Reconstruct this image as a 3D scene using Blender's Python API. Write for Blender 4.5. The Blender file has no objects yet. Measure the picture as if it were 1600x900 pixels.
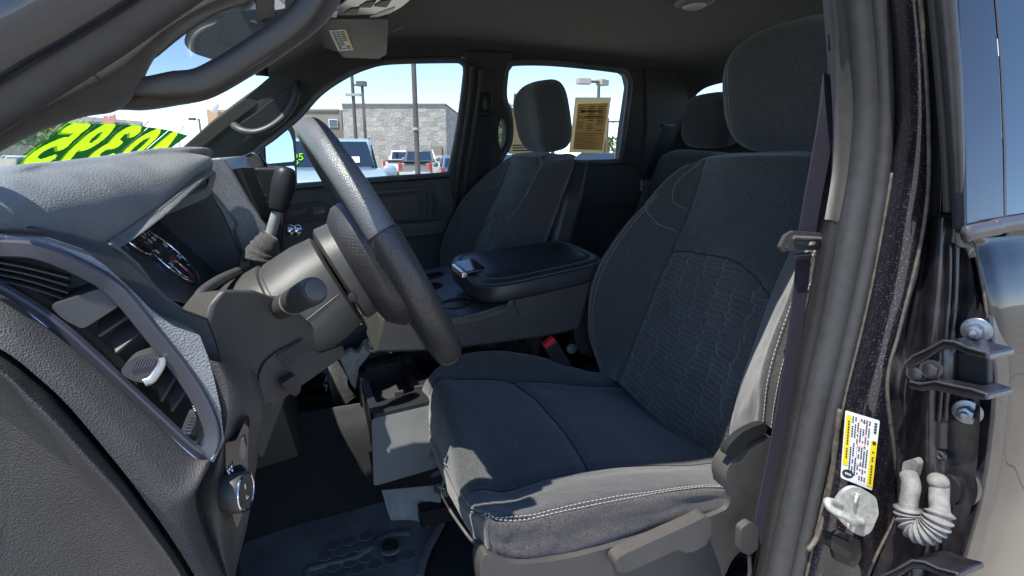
import bpy, bmesh, math, random
from mathutils import Vector, Matrix
random.seed(7)
SC = bpy.context.scene
COL = SC.collection
# ------------------------------------------------------------------ camera
FPX, YAW, PIT = 860.0, math.radians(22), math.radians(13.7)
CAM = (-1.32, 0.0, 1.70)          # x across (driver side negative), r rearward, z up
ct, st, cp, sp = math.cos(YAW), math.sin(YAW), math.cos(PIT), math.sin(PIT)
_F = (ct*cp, st*cp, -sp); _R = (-st, ct, 0.0); _U = (ct*sp, st*sp, cp)
def V(x, r, z): return Vector((x, -r, z))
def ray(px, py):
    a = (px-800)/FPX; b = -(py-450)/FPX
    return [_F[i]+a*_R[i]+b*_U[i] for i in range(3)]
def _at(d, s): return V(CAM[0]+s*d[0], CAM[1]+s*d[1], CAM[2]+s*d[2])
def P(px, py, X):
    d = ray(px, py); return _at(d, (X-CAM[0])/d[0])
def PZ(px, py, z):
    d = ray(px, py); return _at(d, (z-CAM[2])/d[2])
def PR(px, py, r):
    d = ray(px, py); return _at(d, (r-CAM[1])/d[1])
def PD(px, py, dist): return _at(ray(px, py), dist)
def PP(px, py, q, n):             # plane through q with normal n (both in x, r, z)
    d = ray(px, py)
    return _at(d, sum((q[i]-CAM[i])*n[i] for i in range(3))/sum(d[i]*n[i] for i in range(3)))
def PT(px, py, off=0.0):          # leaning passenger side wall
    return PP(px, py, (0.80+off, 0, 1.6), (1, 0, 0.31))

cam = bpy.data.cameras.new("camera"); co = bpy.data.objects.new("camera", cam); COL.objects.link(co)
co.location = V(*CAM)
f = V(*_F); 
co.rotation_euler = f.to_track_quat('-Z', 'Y').to_euler()
cam.sensor_width = 36; cam.lens = 36*FPX/1600; cam.clip_start = 0.02; cam.clip_end = 3000
SC.camera = co

# ------------------------------------------------------------------ curves and meshes
def crpt(a, b, c, d, t):
    t2 = t*t; t3 = t2*t
    return 0.5*((2*b)+(c-a)*t+(2*a-5*b+4*c-d)*t2+(3*b-a-3*c+d)*t3)
def ceval(pts, u, closed=False):
    n = len(pts)
    if closed:
        i = int(math.floor(u)) % n; t = u-math.floor(u)
        return crpt(pts[(i-1) % n], pts[i], pts[(i+1) % n], pts[(i+2) % n], t)
    u = min(max(u, 0), n-1); i = min(int(u), n-2); t = u-i
    a = pts[i-1] if i > 0 else 2*pts[0]-pts[1]
    d = pts[i+2] if i+2 < n else 2*pts[-1]-pts[-2]
    return crpt(a, pts[i], pts[i+1], d, t)
def curve(pts, n=40, closed=False):
    m = len(pts) if closed else len(pts)-1
    return [ceval(pts, m*k/n, closed) for k in range(n if closed else n+1)]
def even(pts, step=None, n=None):                    # equal arc length along a polyline
    L = [0]
    for a, b in zip(pts, pts[1:]): L.append(L[-1]+(b-a).length)
    if n is None: n = max(1, int(L[-1]/step))
    out = []; j = 0
    for k in range(n+1):
        s = L[-1]*k/n
        while j < len(L)-2 and L[j+1] < s: j += 1
        w = (s-L[j])/max(1e-9, L[j+1]-L[j]); out.append(pts[j].lerp(pts[j+1], min(1, max(0, w))))
    return out
def rounded(pts, rad, seg=5):                        # polygon with rounded corners
    n = len(pts); out = []
    for i in range(n):
        p = pts[i]; a = pts[i-1]-p; b = pts[(i+1) % n]-p
        r = rad[i] if isinstance(rad, (list, tuple)) else rad
        r = min(r, a.length*0.48, b.length*0.48)
        if r < 1e-5: out.append(p); continue
        s = p+a.normalized()*r; e = p+b.normalized()*r
        for k in range(seg+1):
            t = k/seg; out.append(s*(1-t)**2+p*2*t*(1-t)+e*t*t)
    return out

class Mesh:
    def __init__(self): self.v = []; self.f = []; self.m = []; self.uv = {}
    def grid(self, rows, cv=False, cu=False, mat=0, matfn=None, uvs=None):
        b = len(self.v); nr = len(rows); nc = len(rows[0])
        for i, r in enumerate(rows):
            for j, p in enumerate(r):
                self.v.append(p)
                if uvs: self.uv[b+i*nc+j] = uvs[i][j]
        for i in range(nr if cv else nr-1):
            for j in range(nc if cu else nc-1):
                i2 = (i+1) % nr; j2 = (j+1) % nc
                self.f.append((b+i*nc+j, b+i*nc+j2, b+i2*nc+j2, b+i2*nc+j))
                self.m.append(matfn(i/(nr-1), j/(nc-1)) if matfn else mat)
        return self
    def ngon(self, pts, mat=0):
        b = len(self.v); self.v += pts; self.f.append(tuple(range(b, b+len(pts)))); self.m.append(mat); return self
    def tube(self, path, rad, n=10, closed=False, prof=None, up=None, caps=True, mat=0):
        # prof: list of (a, b) multipliers; rad: number, list, or list of (ra, rb)
        m = len(path); T = []
        for i in range(m):
            if closed: t = path[(i+1) % m]-path[i-1]
            else: t = path[min(i+1, m-1)]-path[max(i-1, 0)]
            T.append(t.normalized())
        ref = up or Vector((0, 0, 1))
        N = ref-T[0]*ref.dot(T[0])
        if N.length < 1e-3: N = Vector((1, 0, 0))-T[0]*T[0].x
        N.normalize()
        pr = prof or [(math.cos(2*math.pi*k/n), math.sin(2*math.pi*k/n)) for k in range(n)]
        rows = []
        for i in range(m):
            if up is not None:
                N2 = up-T[i]*up.dot(T[i])
                if N2.length > 1e-3: N = N2.normalized()
            else:
                N = (N-T[i]*N.dot(T[i])).normalized()
            B = T[i].cross(N)
            r = rad[i] if isinstance(rad, list) else rad
            ra, rb = r if isinstance(r, tuple) else (r, r)
            rows.append([path[i]+N*(ra*a)+B*(rb*b) for a, b in pr])
        self.grid(rows, cv=closed, cu=True, mat=mat)
        if caps and not closed:
            self.ngon(list(reversed(rows[0])), mat); self.ngon(list(rows[-1]), mat)
        return self
    def cyl(self, a, b, ra, rb=None, n=20, bev=0.0, mat=0):
        rb = ra if rb is None else rb
        d = (b-a); L = d.length
        if bev > 0:
            path = [a, a+d*(0.3*bev/L), a+d*(bev/L), b-d*(bev/L), b-d*(0.3*bev/L), b]
            return self.tube(path, [ra-bev, ra-0.3*bev, ra, rb, rb-0.3*bev, rb-bev], n, mat=mat)
        return self.tube([a, b], [ra, rb], n, mat=mat)
    def box(self, c, ax, ay, az, mat=0):             # centre and three half axes
        p = [c+ax*i+ay*j+az*k for i in (-1, 1) for j in (-1, 1) for k in (-1, 1)]
        b = len(self.v); self.v += p
        for q in ((0, 1, 3, 2), (4, 6, 7, 5), (0, 4, 5, 1), (2, 3, 7, 6), (0, 2, 6, 4), (1, 5, 7, 3)):
            self.f.append(tuple(b+i for i in q)); self.m.append(mat)
        return self
    def bx(self, x0, x1, r0, r1, z0, z1, mat=0):
        return self.box(V((x0+x1)/2, (r0+r1)/2, (z0+z1)/2), Vector(((x1-x0)/2, 0, 0)), Vector((0, (r1-r0)/2, 0)), Vector((0, 0, (z1-z0)/2)), mat)
    def slab(self, outline, d, holes=(), mat=0):     # filled outline pushed by vector d
        bm = bmesh.new(); es = []
        for loop in [outline]+list(holes):
            vs = [bm.verts.new(p) for p in loop]
            for i in range(len(vs)): es.append(bm.edges.new((vs[i], vs[(i+1) % len(vs)])))
        nrm = Vector((0, 0, 0))
        for i in range(len(outline)): nrm += outline[i].cross(outline[(i+1) % len(outline)])
        bmesh.ops.triangle_fill(bm, edges=es, use_beauty=True, use_dissolve=False, normal=nrm.normalized())
        bmesh.ops.dissolve_limit(bm, angle_limit=0.01, verts=bm.verts[:], edges=bm.edges[:]) if False else None
        fs = bm.faces[:]
        bmesh.ops.recalc_face_normals(bm, faces=fs)
        r = bmesh.ops.extrude_face_region(bm, geom=fs, use_keep_orig=True)
        nv = [e for e in r['geom'] if isinstance(e, bmesh.types.BMVert)]
        bmesh.ops.translate(bm, verts=nv, vec=d)
        bmesh.ops.recalc_face_normals(bm, faces=bm.faces[:])
        bm.verts.index_update(); b = len(self.v)
        self.v += [v.co.copy() for v in bm.verts]
        for f in bm.faces: self.f.append(tuple(b+v.index for v in f.verts)); self.m.append(mat)
        bm.free(); return self
    def ball(self, c, rx, ry, rz, n=14, e=2.0, rot=None, mat=0):      # superellipsoid
        rows = []
        def pw(v, k): return math.copysign(abs(v)**k, v)
        k = 2.0/e
        for i in range(n+1):
            th = -math.pi/2+math.pi*i/n; row = []
            for j in range(2*n):
                ph = math.pi*j/n
                p = Vector((rx*pw(math.cos(th), k)*pw(math.cos(ph), k), ry*pw(math.cos(th), k)*pw(math.sin(ph), k), rz*pw(math.sin(th), k)))
                if rot: p = rot @ p
                row.append(c+p)
            rows.append(row)
        return self.grid(rows, cu=True, mat=mat)
    def stitch(self, path, L=0.0035, gap=0.0025, r=0.0007, mat=0):
        pts = even(path, step=(L+gap))
        for a, b in zip(pts, pts[1:]):
            d = b-a
            self.tube([a+d*0.12, a+d*0.72], r, 5, mat=mat)
        return self

def obj(name, M, mats, parent=None, smooth=40, bevel=0.0, seg=2, sub=0, kind=None):
    me = bpy.data.meshes.new(name)
    me.from_pydata([tuple(p) for p in M.v], [], M.f)
    mats = mats if isinstance(mats, (list, tuple)) else [mats]
    for m in mats: me.materials.append(m)
    for p, mi in zip(me.polygons, M.m): p.material_index = mi; p.use_smooth = True
    if M.uv:
        uvl = me.uv_layers.new(name='UVMap')
        for lp in me.loops: uvl.data[lp.index].uv = M.uv.get(lp.vertex_index, (0, 0))
    bm = bmesh.new(); bm.from_mesh(me); bmesh.ops.remove_doubles(bm, verts=bm.verts[:], dist=1e-6)
    bmesh.ops.recalc_face_normals(bm, faces=bm.faces[:]); bm.to_mesh(me); bm.free()
    if smooth: me.set_sharp_from_angle(angle=math.radians(smooth))
    o = bpy.data.objects.new(name, me); COL.objects.link(o)
    if bevel > 0:
        b = o.modifiers.new('bevel', 'BEVEL'); b.width = bevel; b.segments = seg; b.limit_method = 'ANGLE'; b.angle_limit = math.radians(35); b.harden_normals = True
    if sub:
        s = o.modifiers.new('sub', 'SUBSURF'); s.levels = sub; s.render_levels = sub
    if parent is not None:
        o.parent = parent; o.matrix_parent_inverse = parent_inv(parent)
    if kind: o['kind'] = kind
    return o
def parent_inv(p):
    m = Matrix.Translation(p.location)
    if p.parent is not None: m = Matrix.Identity(4)
    return m.inverted()
def thing(name, label, cat, loc=None, group=None):
    o = bpy.data.objects.new(name, None); COL.objects.link(o); o.empty_display_size = 0.05
    o.location = loc if loc is not None else (0, 0, 0)
    o['label'] = label; o['category'] = cat
    if group: o['group'] = group
    return o
def tag(o, label, cat, group=None):
    o['label'] = label; o['category'] = cat
    if group: o['group'] = group
    return o
def plabel(o, label): o['label'] = label; return o
def children(o): return [c for c in bpy.data.objects if c.parent == o]
def dup(root, loc, label, group=None, rot=None, scale=None):
    c = root.copy(); COL.objects.link(c); c.location = loc; c['label'] = label
    if rot is not None: c.rotation_euler = rot
    if scale is not None: c.scale = scale
    for ch in children(root):
        k = ch.copy(); COL.objects.link(k); k.parent = c; k.matrix_parent_inverse = ch.matrix_parent_inverse.copy()
        for g in children(ch):
            h = g.copy(); COL.objects.link(h); h.parent = k; h.matrix_parent_inverse = g.matrix_parent_inverse.copy()
    return c

def patch(net, nu=40, nv=40, fn=None, matfn=None, M=None, flip=False):
    # bicubic interpolation of a control net; fn(u, v) pushes along the normal (u along a row, v across rows)
    nr = len(net); nc = len(net[0])
    rows = []
    dense = [[ceval(r, (nc-1)*j/nu) for j in range(nu+1)] for r in net]
    cols = [[dense[i][j] for i in range(nr)] for j in range(nu+1)]
    rows = [[ceval(cols[j], (nr-1)*i/nv) for j in range(nu+1)] for i in range(nv+1)]
    if fn:
        out = []
        for i in range(nv+1):
            o = []
            for j in range(nu+1):
                a = rows[min(i+1, nv)][j]-rows[max(i-1, 0)][j]; b = rows[i][min(j+1, nu)]-rows[i][max(j-1, 0)]
                n = a.cross(b)
                if n.length > 1e-12: n.normalize()
                if flip: n = -n
                o.append(rows[i][j]+n*fn((nc-1)*j/nu, (nr-1)*i/nv))
            out.append(o)
        rows = out
    # lengths for uv
    L = [0]
    mid = rows[nv//2]
    for a, b in zip(mid, mid[1:]): L.append(L[-1]+(b-a).length)
    W = [0]
    for i in range(nv): W.append(W[-1]+(rows[i+1][nu//2]-rows[i][nu//2]).length)
    uvs = [[(L[j], W[i]) for j in range(nu+1)] for i in range(nv+1)]
    M = M or Mesh()
    mf = None
    if matfn: mf = lambda i, j: matfn(j*(nc-1), i*(nr-1))
    M.grid(rows, matfn=mf, uvs=uvs)
    M.rows = rows; M.dim = (nr-1, nc-1, nu, nv)
    return M
def onpatch(M, u, v, off=0.0, flip=False):
    nr, nc, nu, nv = M.dim; x = min(max(u/nc*nu, 0), nu-1e-4); y = min(max(v/nr*nv, 0), nv-1e-4)
    j = int(x); i = int(y); a = x-j; b = y-i; R = M.rows
    p = (R[i][j]*(1-a)+R[i][j+1]*a)*(1-b)+(R[i+1][j]*(1-a)+R[i+1][j+1]*a)*b
    n = (R[i+1][j]-R[i][j]).cross(R[i][j+1]-R[i][j])
    if n.length > 1e-12: n.normalize()
    return p+(-n if flip else n)*off
def groove(d, w=0.03): return math.exp(-(d/w)**2)

def textmesh(s, size, ext=0.0005, align='CENTER'):
    cu = bpy.data.curves.new('txt', 'FONT'); cu.body = s; cu.size = size; cu.extrude = ext; cu.align_x = align; cu.align_y = 'CENTER'; cu.resolution_u = 3
    o = bpy.data.objects.new('txt', cu); COL.objects.link(o)
    bpy.context.view_layer.update()
    me = bpy.data.meshes.new_from_object(o.evaluated_get(bpy.context.evaluated_depsgraph_get()))
    vs = [v.co.copy() for v in me.vertices]; fs = [tuple(p.vertices) for p in me.polygons]
    bpy.data.objects.remove(o); bpy.data.curves.remove(cu); bpy.data.meshes.remove(me)
    return vs, fs
def text_on(M, s, size, o, ax, ay, ext=0.0005, mat=0, align='CENTER'):   # text laid on a plane: origin, right, up
    vs, fs = textmesh(s, size, ext, align); ax = ax.normalized(); ay = ay.normalized(); n = ax.cross(ay)
    b = len(M.v)
    M.v += [o+ax*v.x+ay*v.y+n*v.z for v in vs]
    for f in fs: M.f.append(tuple(b+i for i in f)); M.m.append(mat)
    return M

# ------------------------------------------------------------------ materials
def mat(name, col, rough=0.5, metal=0.0, spec=0.5, coat=0.0, sheen=0.0, bumps=(), var=None, emit=None, flakes=None, coords='Object', alpha=None, coatr=0.05):
    m = bpy.data.materials.new(name); m.use_nodes = True; nt = m.node_tree; N = nt.nodes; Lk = nt.links
    b = N['Principled BSDF']
    b.inputs['Base Color'].default_value = (*col, 1); b.inputs['Roughness'].default_value = rough; b.inputs['Metallic'].default_value = metal
    b.inputs['Specular IOR Level'].default_value = spec; b.inputs['Coat Weight'].default_value = coat; b.inputs['Coat Roughness'].default_value = coatr
    if sheen: b.inputs['Sheen Weight'].default_value = sheen; b.inputs['Sheen Roughness'].default_value = 0.5
    tc = N.new('ShaderNodeTexCoord'); src = tc.outputs[coords]
    if var:                                    # (amount, scale): soft uneven colour and roughness, dust and wear
        n = N.new('ShaderNodeTexNoise'); n.inputs['Scale'].default_value = var[1]; n.inputs['Detail'].default_value = 6; Lk.new(src, n.inputs['Vector'])
        cr = N.new('ShaderNodeValToRGB'); a = var[0]
        cr.color_ramp.elements[0].position = 0.3; cr.color_ramp.elements[1].position = 0.7
        cr.color_ramp.elements[0].color = (*[c*(1-a) for c in col], 1); cr.color_ramp.elements[1].color = (*[min(1, c*(1+a)) for c in col], 1)
        Lk.new(n.outputs['Fac'], cr.inputs['Fac']); Lk.new(cr.outputs['Color'], b.inputs['Base Color'])
        mr = N.new('ShaderNodeMapRange'); mr.inputs['To Min'].default_value = max(0, rough-0.08); mr.inputs['To Max'].default_value = min(1, rough+0.08)
        Lk.new(n.outputs['Fac'], mr.inputs['Value']); Lk.new(mr.outputs['Result'], b.inputs['Roughness'])
    prev = None
    for bp in bumps:                           # (kind, scale, strength, distance)
        kind, sc, stg, dist = bp[:4]
        if kind == 'noise':
            t = N.new('ShaderNodeTexNoise'); t.inputs['Scale'].default_value = sc; t.inputs['Detail'].default_value = 3; out = t.outputs['Fac']
        elif kind == 'grain':
            t = N.new('ShaderNodeTexVoronoi'); t.feature = 'SMOOTH_F1'; t.inputs['Scale'].default_value = sc; t.inputs['Smoothness'].default_value = 0.6; out = t.outputs['Distance']
        elif kind == 'edge':
            t = N.new('ShaderNodeTexVoronoi'); t.feature = 'DISTANCE_TO_EDGE'; t.inputs['Scale'].default_value = sc; t.inputs['Randomness'].default_value = bp[4] if len(bp) > 4 else 1; out = t.outputs['Distance']
        elif kind == 'holes':
            t = N.new('ShaderNodeTexVoronoi'); t.inputs['Scale'].default_value = sc; t.inputs['Randomness'].default_value = 0.15
            mr2 = N.new('ShaderNodeMapRange'); mr2.inputs['From Min'].default_value = 0.18; mr2.inputs['From Max'].default_value = 0.3; Lk.new(t.outputs['Distance'], mr2.inputs['Value']); out = mr2.outputs['Result']
        elif kind == 'wave':
            t = N.new('ShaderNodeTexWave'); t.inputs['Scale'].default_value = sc; t.inputs['Distortion'].default_value = 0.3; t.bands_direction = bp[4] if len(bp) > 4 else 'Z'; out = t.outputs['Fac']
        if kind == 'edge' and len(bp) > 5:
            mp = N.new('ShaderNodeMapping'); mp.inputs['Scale'].default_value = bp[5]; Lk.new(src, mp.inputs['Vector'])
            nz = N.new('ShaderNodeTexNoise'); nz.inputs['Scale'].default_value = 40; Lk.new(src, nz.inputs['Vector'])
            mx = N.new('ShaderNodeMixRGB'); mx.blend_type = 'ADD'; mx.inputs[0].default_value = 0.012; Lk.new(mp.outputs['Vector'], mx.inputs[1]); Lk.new(nz.outputs['Color'], mx.inputs[2])
            Lk.new(mx.outputs[0], t.inputs['Vector'])
            mr3 = N.new('ShaderNodeMapRange'); mr3.inputs['From Max'].default_value = 0.12; Lk.new(out, mr3.inputs['Value']); out = mr3.outputs['Result']
        else:
            Lk.new(src, t.inputs['Vector'])
        bu = N.new('ShaderNodeBump'); bu.inputs['Strength'].default_value = stg; bu.inputs['Distance'].default_value = dist
        Lk.new(out, bu.inputs['Height'])
        if prev: Lk.new(prev, bu.inputs['Normal'])
        prev = bu.outputs['Normal']
    if prev: Lk.new(prev, b.inputs['Normal'])
    if flakes:                                 # sparkling metallic flakes in the paint: tiny cells tilted at random
        t = N.new('ShaderNodeTexVoronoi'); t.inputs['Scale'].default_value = flakes; Lk.new(src, t.inputs['Vector'])
        rr = N.new('ShaderNodeValToRGB'); rr.color_ramp.elements[0].position = 0.972; rr.color_ramp.elements[1].position = 0.985
        rr.color_ramp.elements[0].color = (*col, 1); rr.color_ramp.elements[1].color = (0.26, 0.23, 0.26, 1)
        sepc = N.new('ShaderNodeSeparateColor'); Lk.new(t.outputs['Color'], sepc.inputs[0]); Lk.new(sepc.outputs[0], rr.inputs['Fac']); Lk.new(rr.outputs['Color'], b.inputs['Base Color'])
        sub = N.new('ShaderNodeVectorMath'); sub.operation = 'SUBTRACT'; sub.inputs[1].default_value = (0.5, 0.5, 0.5); Lk.new(t.outputs['Color'], sub.inputs[0])
        scl = N.new('ShaderNodeVectorMath'); scl.operation = 'SCALE'; scl.inputs['Scale'].default_value = 0.05; Lk.new(sub.outputs[0], scl.inputs[0])
        ge = N.new('ShaderNodeNewGeometry'); ad = N.new('ShaderNodeVectorMath'); Lk.new(ge.outputs['Normal'], ad.inputs[0]); Lk.new(scl.outputs[0], ad.inputs[1])
        nm = N.new('ShaderNodeVectorMath'); nm.operation = 'NORMALIZE'; Lk.new(ad.outputs[0], nm.inputs[0]); pass
        Lk.new(ge.outputs['Normal'], b.inputs['Coat Normal'])
    if emit: b.inputs['Emission Color'].default_value = (*emit[:3], 1); b.inputs['Emission Strength'].default_value = emit[3]
    return m
def glass_mat(name, tint=(1, 1, 1), refl=1.0):
    m = bpy.data.materials.new(name); m.use_nodes = True; nt = m.node_tree; N = nt.nodes; Lk = nt.links
    N.remove(N['Principled BSDF']); out = N['Material Output']
    tr = N.new('ShaderNodeBsdfTransparent'); tr.inputs['Color'].default_value = (*tint, 1)
    gl = N.new('ShaderNodeBsdfGlossy'); gl.inputs['Roughness'].default_value = 0.005
    fr = N.new('ShaderNodeFresnel'); fr.inputs['IOR'].default_value = 1.5
    mu = N.new('ShaderNodeMath'); mu.operation = 'MULTIPLY'; mu.inputs[1].default_value = refl; Lk.new(fr.outputs[0], mu.inputs[0])
    mx = N.new('ShaderNodeMixShader'); Lk.new(mu.outputs[0], mx.inputs[0]); Lk.new(tr.outputs[0], mx.inputs[1]); Lk.new(gl.outputs[0], mx.inputs[2]); Lk.new(mx.outputs[0], out.inputs['Surface'])
    return m
M_ = {}
M_['leather'] = mat('dash_leather_grain', (0.19, 0.194, 0.198), 0.38, spec=0.6, bumps=[('grain', 520, 0.8, 0.0011), ('noise', 1500, 0.25, 0.0003)], var=(0.12, 25))
M_['grain'] = mat('moulded_grain_plastic', (0.075, 0.071, 0.068), 0.48, spec=0.4, bumps=[('grain', 760, 0.9, 0.0008), ('noise', 1500, 0.2, 0.0003)], var=(0.12, 20))
M_['grain_dark'] = mat('dark_grain_plastic', (0.082, 0.084, 0.083), 0.55, spec=0.4, bumps=[('grain', 700, 0.9, 0.0009)], var=(0.15, 15))
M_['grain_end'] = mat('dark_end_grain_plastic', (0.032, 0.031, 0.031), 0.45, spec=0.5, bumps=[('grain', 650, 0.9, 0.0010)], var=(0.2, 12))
M_['plastic'] = mat('satin_black_plastic', (0.05, 0.048, 0.047), 0.44, spec=0.45, bumps=[('noise', 1500, 0.25, 0.0003)], var=(0.12, 18))
M_['plastic_fine'] = mat('fine_speckled_plastic', (0.066, 0.063, 0.060), 0.42, spec=0.5, bumps=[('noise', 1100, 0.6, 0.0006)], var=(0.1, 30))
M_['black'] = mat('black_plastic', (0.018, 0.018, 0.019), 0.45, spec=0.4, bumps=[('noise', 900, 0.15, 0.0003)])
M_['gloss_black'] = mat('piano_black', (0.008, 0.008, 0.009), 0.08, spec=0.6, coat=0.6)
M_['bezel'] = mat('bezel_grey_metal', (0.085, 0.085, 0.10), 0.36, metal=0.4, bumps=[('noise', 700, 0.08, 0.0003)])
M_['chrome'] = mat('chrome', (0.75, 0.76, 0.78), 0.12, metal=1.0)
M_['steel'] = mat('steel_plated', (0.42, 0.42, 0.40), 0.35, metal=0.8, bumps=[('noise', 200, 0.2, 0.0006)], var=(0.15, 60))
M_['cloth'] = mat('charcoal_seat_cloth', (0.054, 0.055, 0.054), 0.85, spec=0.2, sheen=0.35, bumps=[('noise', 1400, 0.8, 0.0009), ('noise', 24, 0.25, 0.006)], var=(0.55, 380))
M_['cloth_insert'] = mat('embossed_seat_insert', (0.056, 0.058, 0.058), 0.8, spec=0.2, sheen=0.4, bumps=[('edge', 44, 0.8, 0.003, 0.35, (1.9, 0.42, 1)), ('noise', 1400, 0.6, 0.0008)], var=(0.14, 14), coords='UV')
M_['cloth_side'] = mat('brown_black_side_cloth', (0.062, 0.056, 0.056), 0.8, spec=0.25, sheen=0.3, bumps=[('noise', 1100, 0.8, 0.001)], var=(0.65, 380))
M_['thread'] = mat('pale_thread', (0.32, 0.31, 0.30), 0.7)
M_['vinyl'] = mat('black_vinyl', (0.030, 0.032, 0.037), 0.38, spec=0.5, bumps=[('grain', 700, 0.3, 0.0005)], var=(0.12, 20))
M_['weave'] = mat('woven_pillar_fabric', (0.050, 0.046, 0.043), 0.9, spec=0.15, sheen=0.2, bumps=[('holes', 520, 0.9, 0.0010), ('noise', 700, 0.4, 0.0006)], var=(0.12, 60))
M_['headliner'] = mat('black_headliner_felt', (0.060, 0.062, 0.058), 0.95, spec=0.1, sheen=0.25, bumps=[('noise', 1000, 0.6, 0.0006)], var=(0.1, 12))
M_['rubber'] = mat('weatherstrip_rubber', (0.040, 0.040, 0.041), 0.5, spec=0.4, bumps=[('noise', 60, 0.15, 0.0015), ('noise', 700, 0.15, 0.0004)], var=(0.12, 70))
M_['rubber_dark'] = mat('mat_rubber', (0.115, 0.122, 0.130), 0.5, spec=0.4, bumps=[('noise', 500, 0.3, 0.0006)], var=(0.25, 12))
M_['carpet'] = mat('black_carpet', (0.02, 0.02, 0.022), 0.95, spec=0.1, sheen=0.2, bumps=[('noise', 600, 1.0, 0.003)], var=(0.4, 300))
M_['paint'] = mat('metallic_purple_black_paint', (0.012, 0.010, 0.015), 0.25, metal=0.15, coat=1.0, coatr=0.03, flakes=1500)
M_['navy'] = mat('navy_black_body_paint', (0.008, 0.010, 0.018), 0.4, metal=0.0, coat=0.8)
M_['paint_dull'] = mat('dark_jamb_paint', (0.016, 0.014, 0.017), 0.35, coat=0.6, coatr=0.15, bumps=[('noise', 60, 0.3, 0.002)], var=(0.5, 40))
M_['sealer_reflect'] = mat('sealer_and_ground_reflection', (0.085, 0.075, 0.062), 0.55, bumps=[('noise', 120, 0.6, 0.002)], var=(0.4, 90))  # sealer whose tan colour also paints the ground's reflection along edges
M_['webbing'] = mat('navy_black_belt_webbing', (0.020, 0.019, 0.034), 0.6, spec=0.25, sheen=0.1, bumps=[('wave', 220, 0.6, 0.0007, 'DIAGONAL')])
M_['zinc'] = mat('zinc_bolt', (0.22, 0.24, 0.27), 0.3, metal=0.85, bumps=[('noise', 400, 0.3, 0.0005)], var=(0.2, 200))
M_['bin'] = mat('sun_paled_bin_plastic', (0.13, 0.13, 0.125), 0.45, bumps=[('noise', 1200, 0.3, 0.0004)], var=(0.12, 15))  # paler than the black bin, sunlight put into the colour
M_['stack_grey'] = mat('sun_paled_speckled_stack_trim', (0.20, 0.20, 0.21), 0.4, metal=0.2, bumps=[('noise', 1200, 0.5, 0.0005)], var=(0.35, 500))  # lightened grey stands in for sun on the stack frame
M_['rim_leather'] = mat('black_rim_leather', (0.12, 0.122, 0.125), 0.4, spec=0.6, bumps=[('grain', 560, 0.6, 0.0009)], var=(0.1, 25))
M_['red'] = mat('red_button', (0.65, 0.02, 0.03), 0.4)
M_['redmark'] = mat('red_print', (0.55, 0.02, 0.02), 0.5)
M_['white'] = mat('white_print', (0.75, 0.75, 0.74), 0.5)
M_['label'] = mat('white_label', (0.78, 0.78, 0.76), 0.4, coat=0.2)
M_['yellow'] = mat('yellow_print', (0.80, 0.62, 0.02), 0.4)
M_['ink'] = mat('black_ink', (0.03, 0.03, 0.03), 0.5)
M_['inkgrey'] = mat('grey_ink', (0.22, 0.21, 0.2), 0.6)
def translucent(name, col, w=0.6):
    m = bpy.data.materials.new(name); m.use_nodes = True; nt = m.node_tree; N = nt.nodes
    N.remove(N['Principled BSDF']); a = N.new('ShaderNodeBsdfDiffuse'); b = N.new('ShaderNodeBsdfTranslucent'); mx = N.new('ShaderNodeMixShader'); mx.inputs[0].default_value = w
    a.inputs['Color'].default_value = (*col, 1); b.inputs['Color'].default_value = (*col, 1)
    nt.links.new(a.outputs[0], mx.inputs[1]); nt.links.new(b.outputs[0], mx.inputs[2]); nt.links.new(mx.outputs[0], N['Material Output'].inputs['Surface']); return m
M_['lime'] = translucent('lime_sticker', (0.42, 0.90, 0.02), .55)
M_['green'] = translucent('dark_green_sticker', (0.012, 0.085, 0.02), .35)
M_['olive'] = translucent('olive_sticker_shade', (0.10, 0.24, 0.01))
M_['paper'] = translucent('tan_paper', (0.85, 0.72, 0.48), .8)
M_['paper2'] = translucent('brown_paper', (0.75, 0.62, 0.42), .8)
M_['gauge'] = mat('gauge_black', (0.006, 0.006, 0.007), 0.25, spec=0.5)
M_['dust'] = mat('dusty_grey_rubber', (0.17, 0.165, 0.155), 0.75, bumps=[('noise', 250, 0.6, 0.0015)], var=(0.35, 70))
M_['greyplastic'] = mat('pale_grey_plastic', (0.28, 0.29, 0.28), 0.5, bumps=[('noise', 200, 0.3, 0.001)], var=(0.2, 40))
M_['mirror'] = mat('mirror_glass', (0.85, 0.88, 0.9), 0.01, metal=1.0)
M_['glass'] = glass_mat('clear_window_glass', (0.93, 0.97, 0.96), 0.45)
M_['glass_tint'] = glass_mat('tinted_window_glass', (0.62, 0.64, 0.60))
M_['dglass'] = mat('dark_tinted_glass', (0.012, 0.022, 0.034), 0.03, spec=0.9, coat=0.5)
M_['leaf'] = mat('leaf_green', (0.075, 0.12, 0.03), 0.6, var=(0.5, 1.5))
M_['bark'] = mat('bark', (0.10, 0.075, 0.05), 0.9)
from mathutils import noise as mnoise
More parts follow.
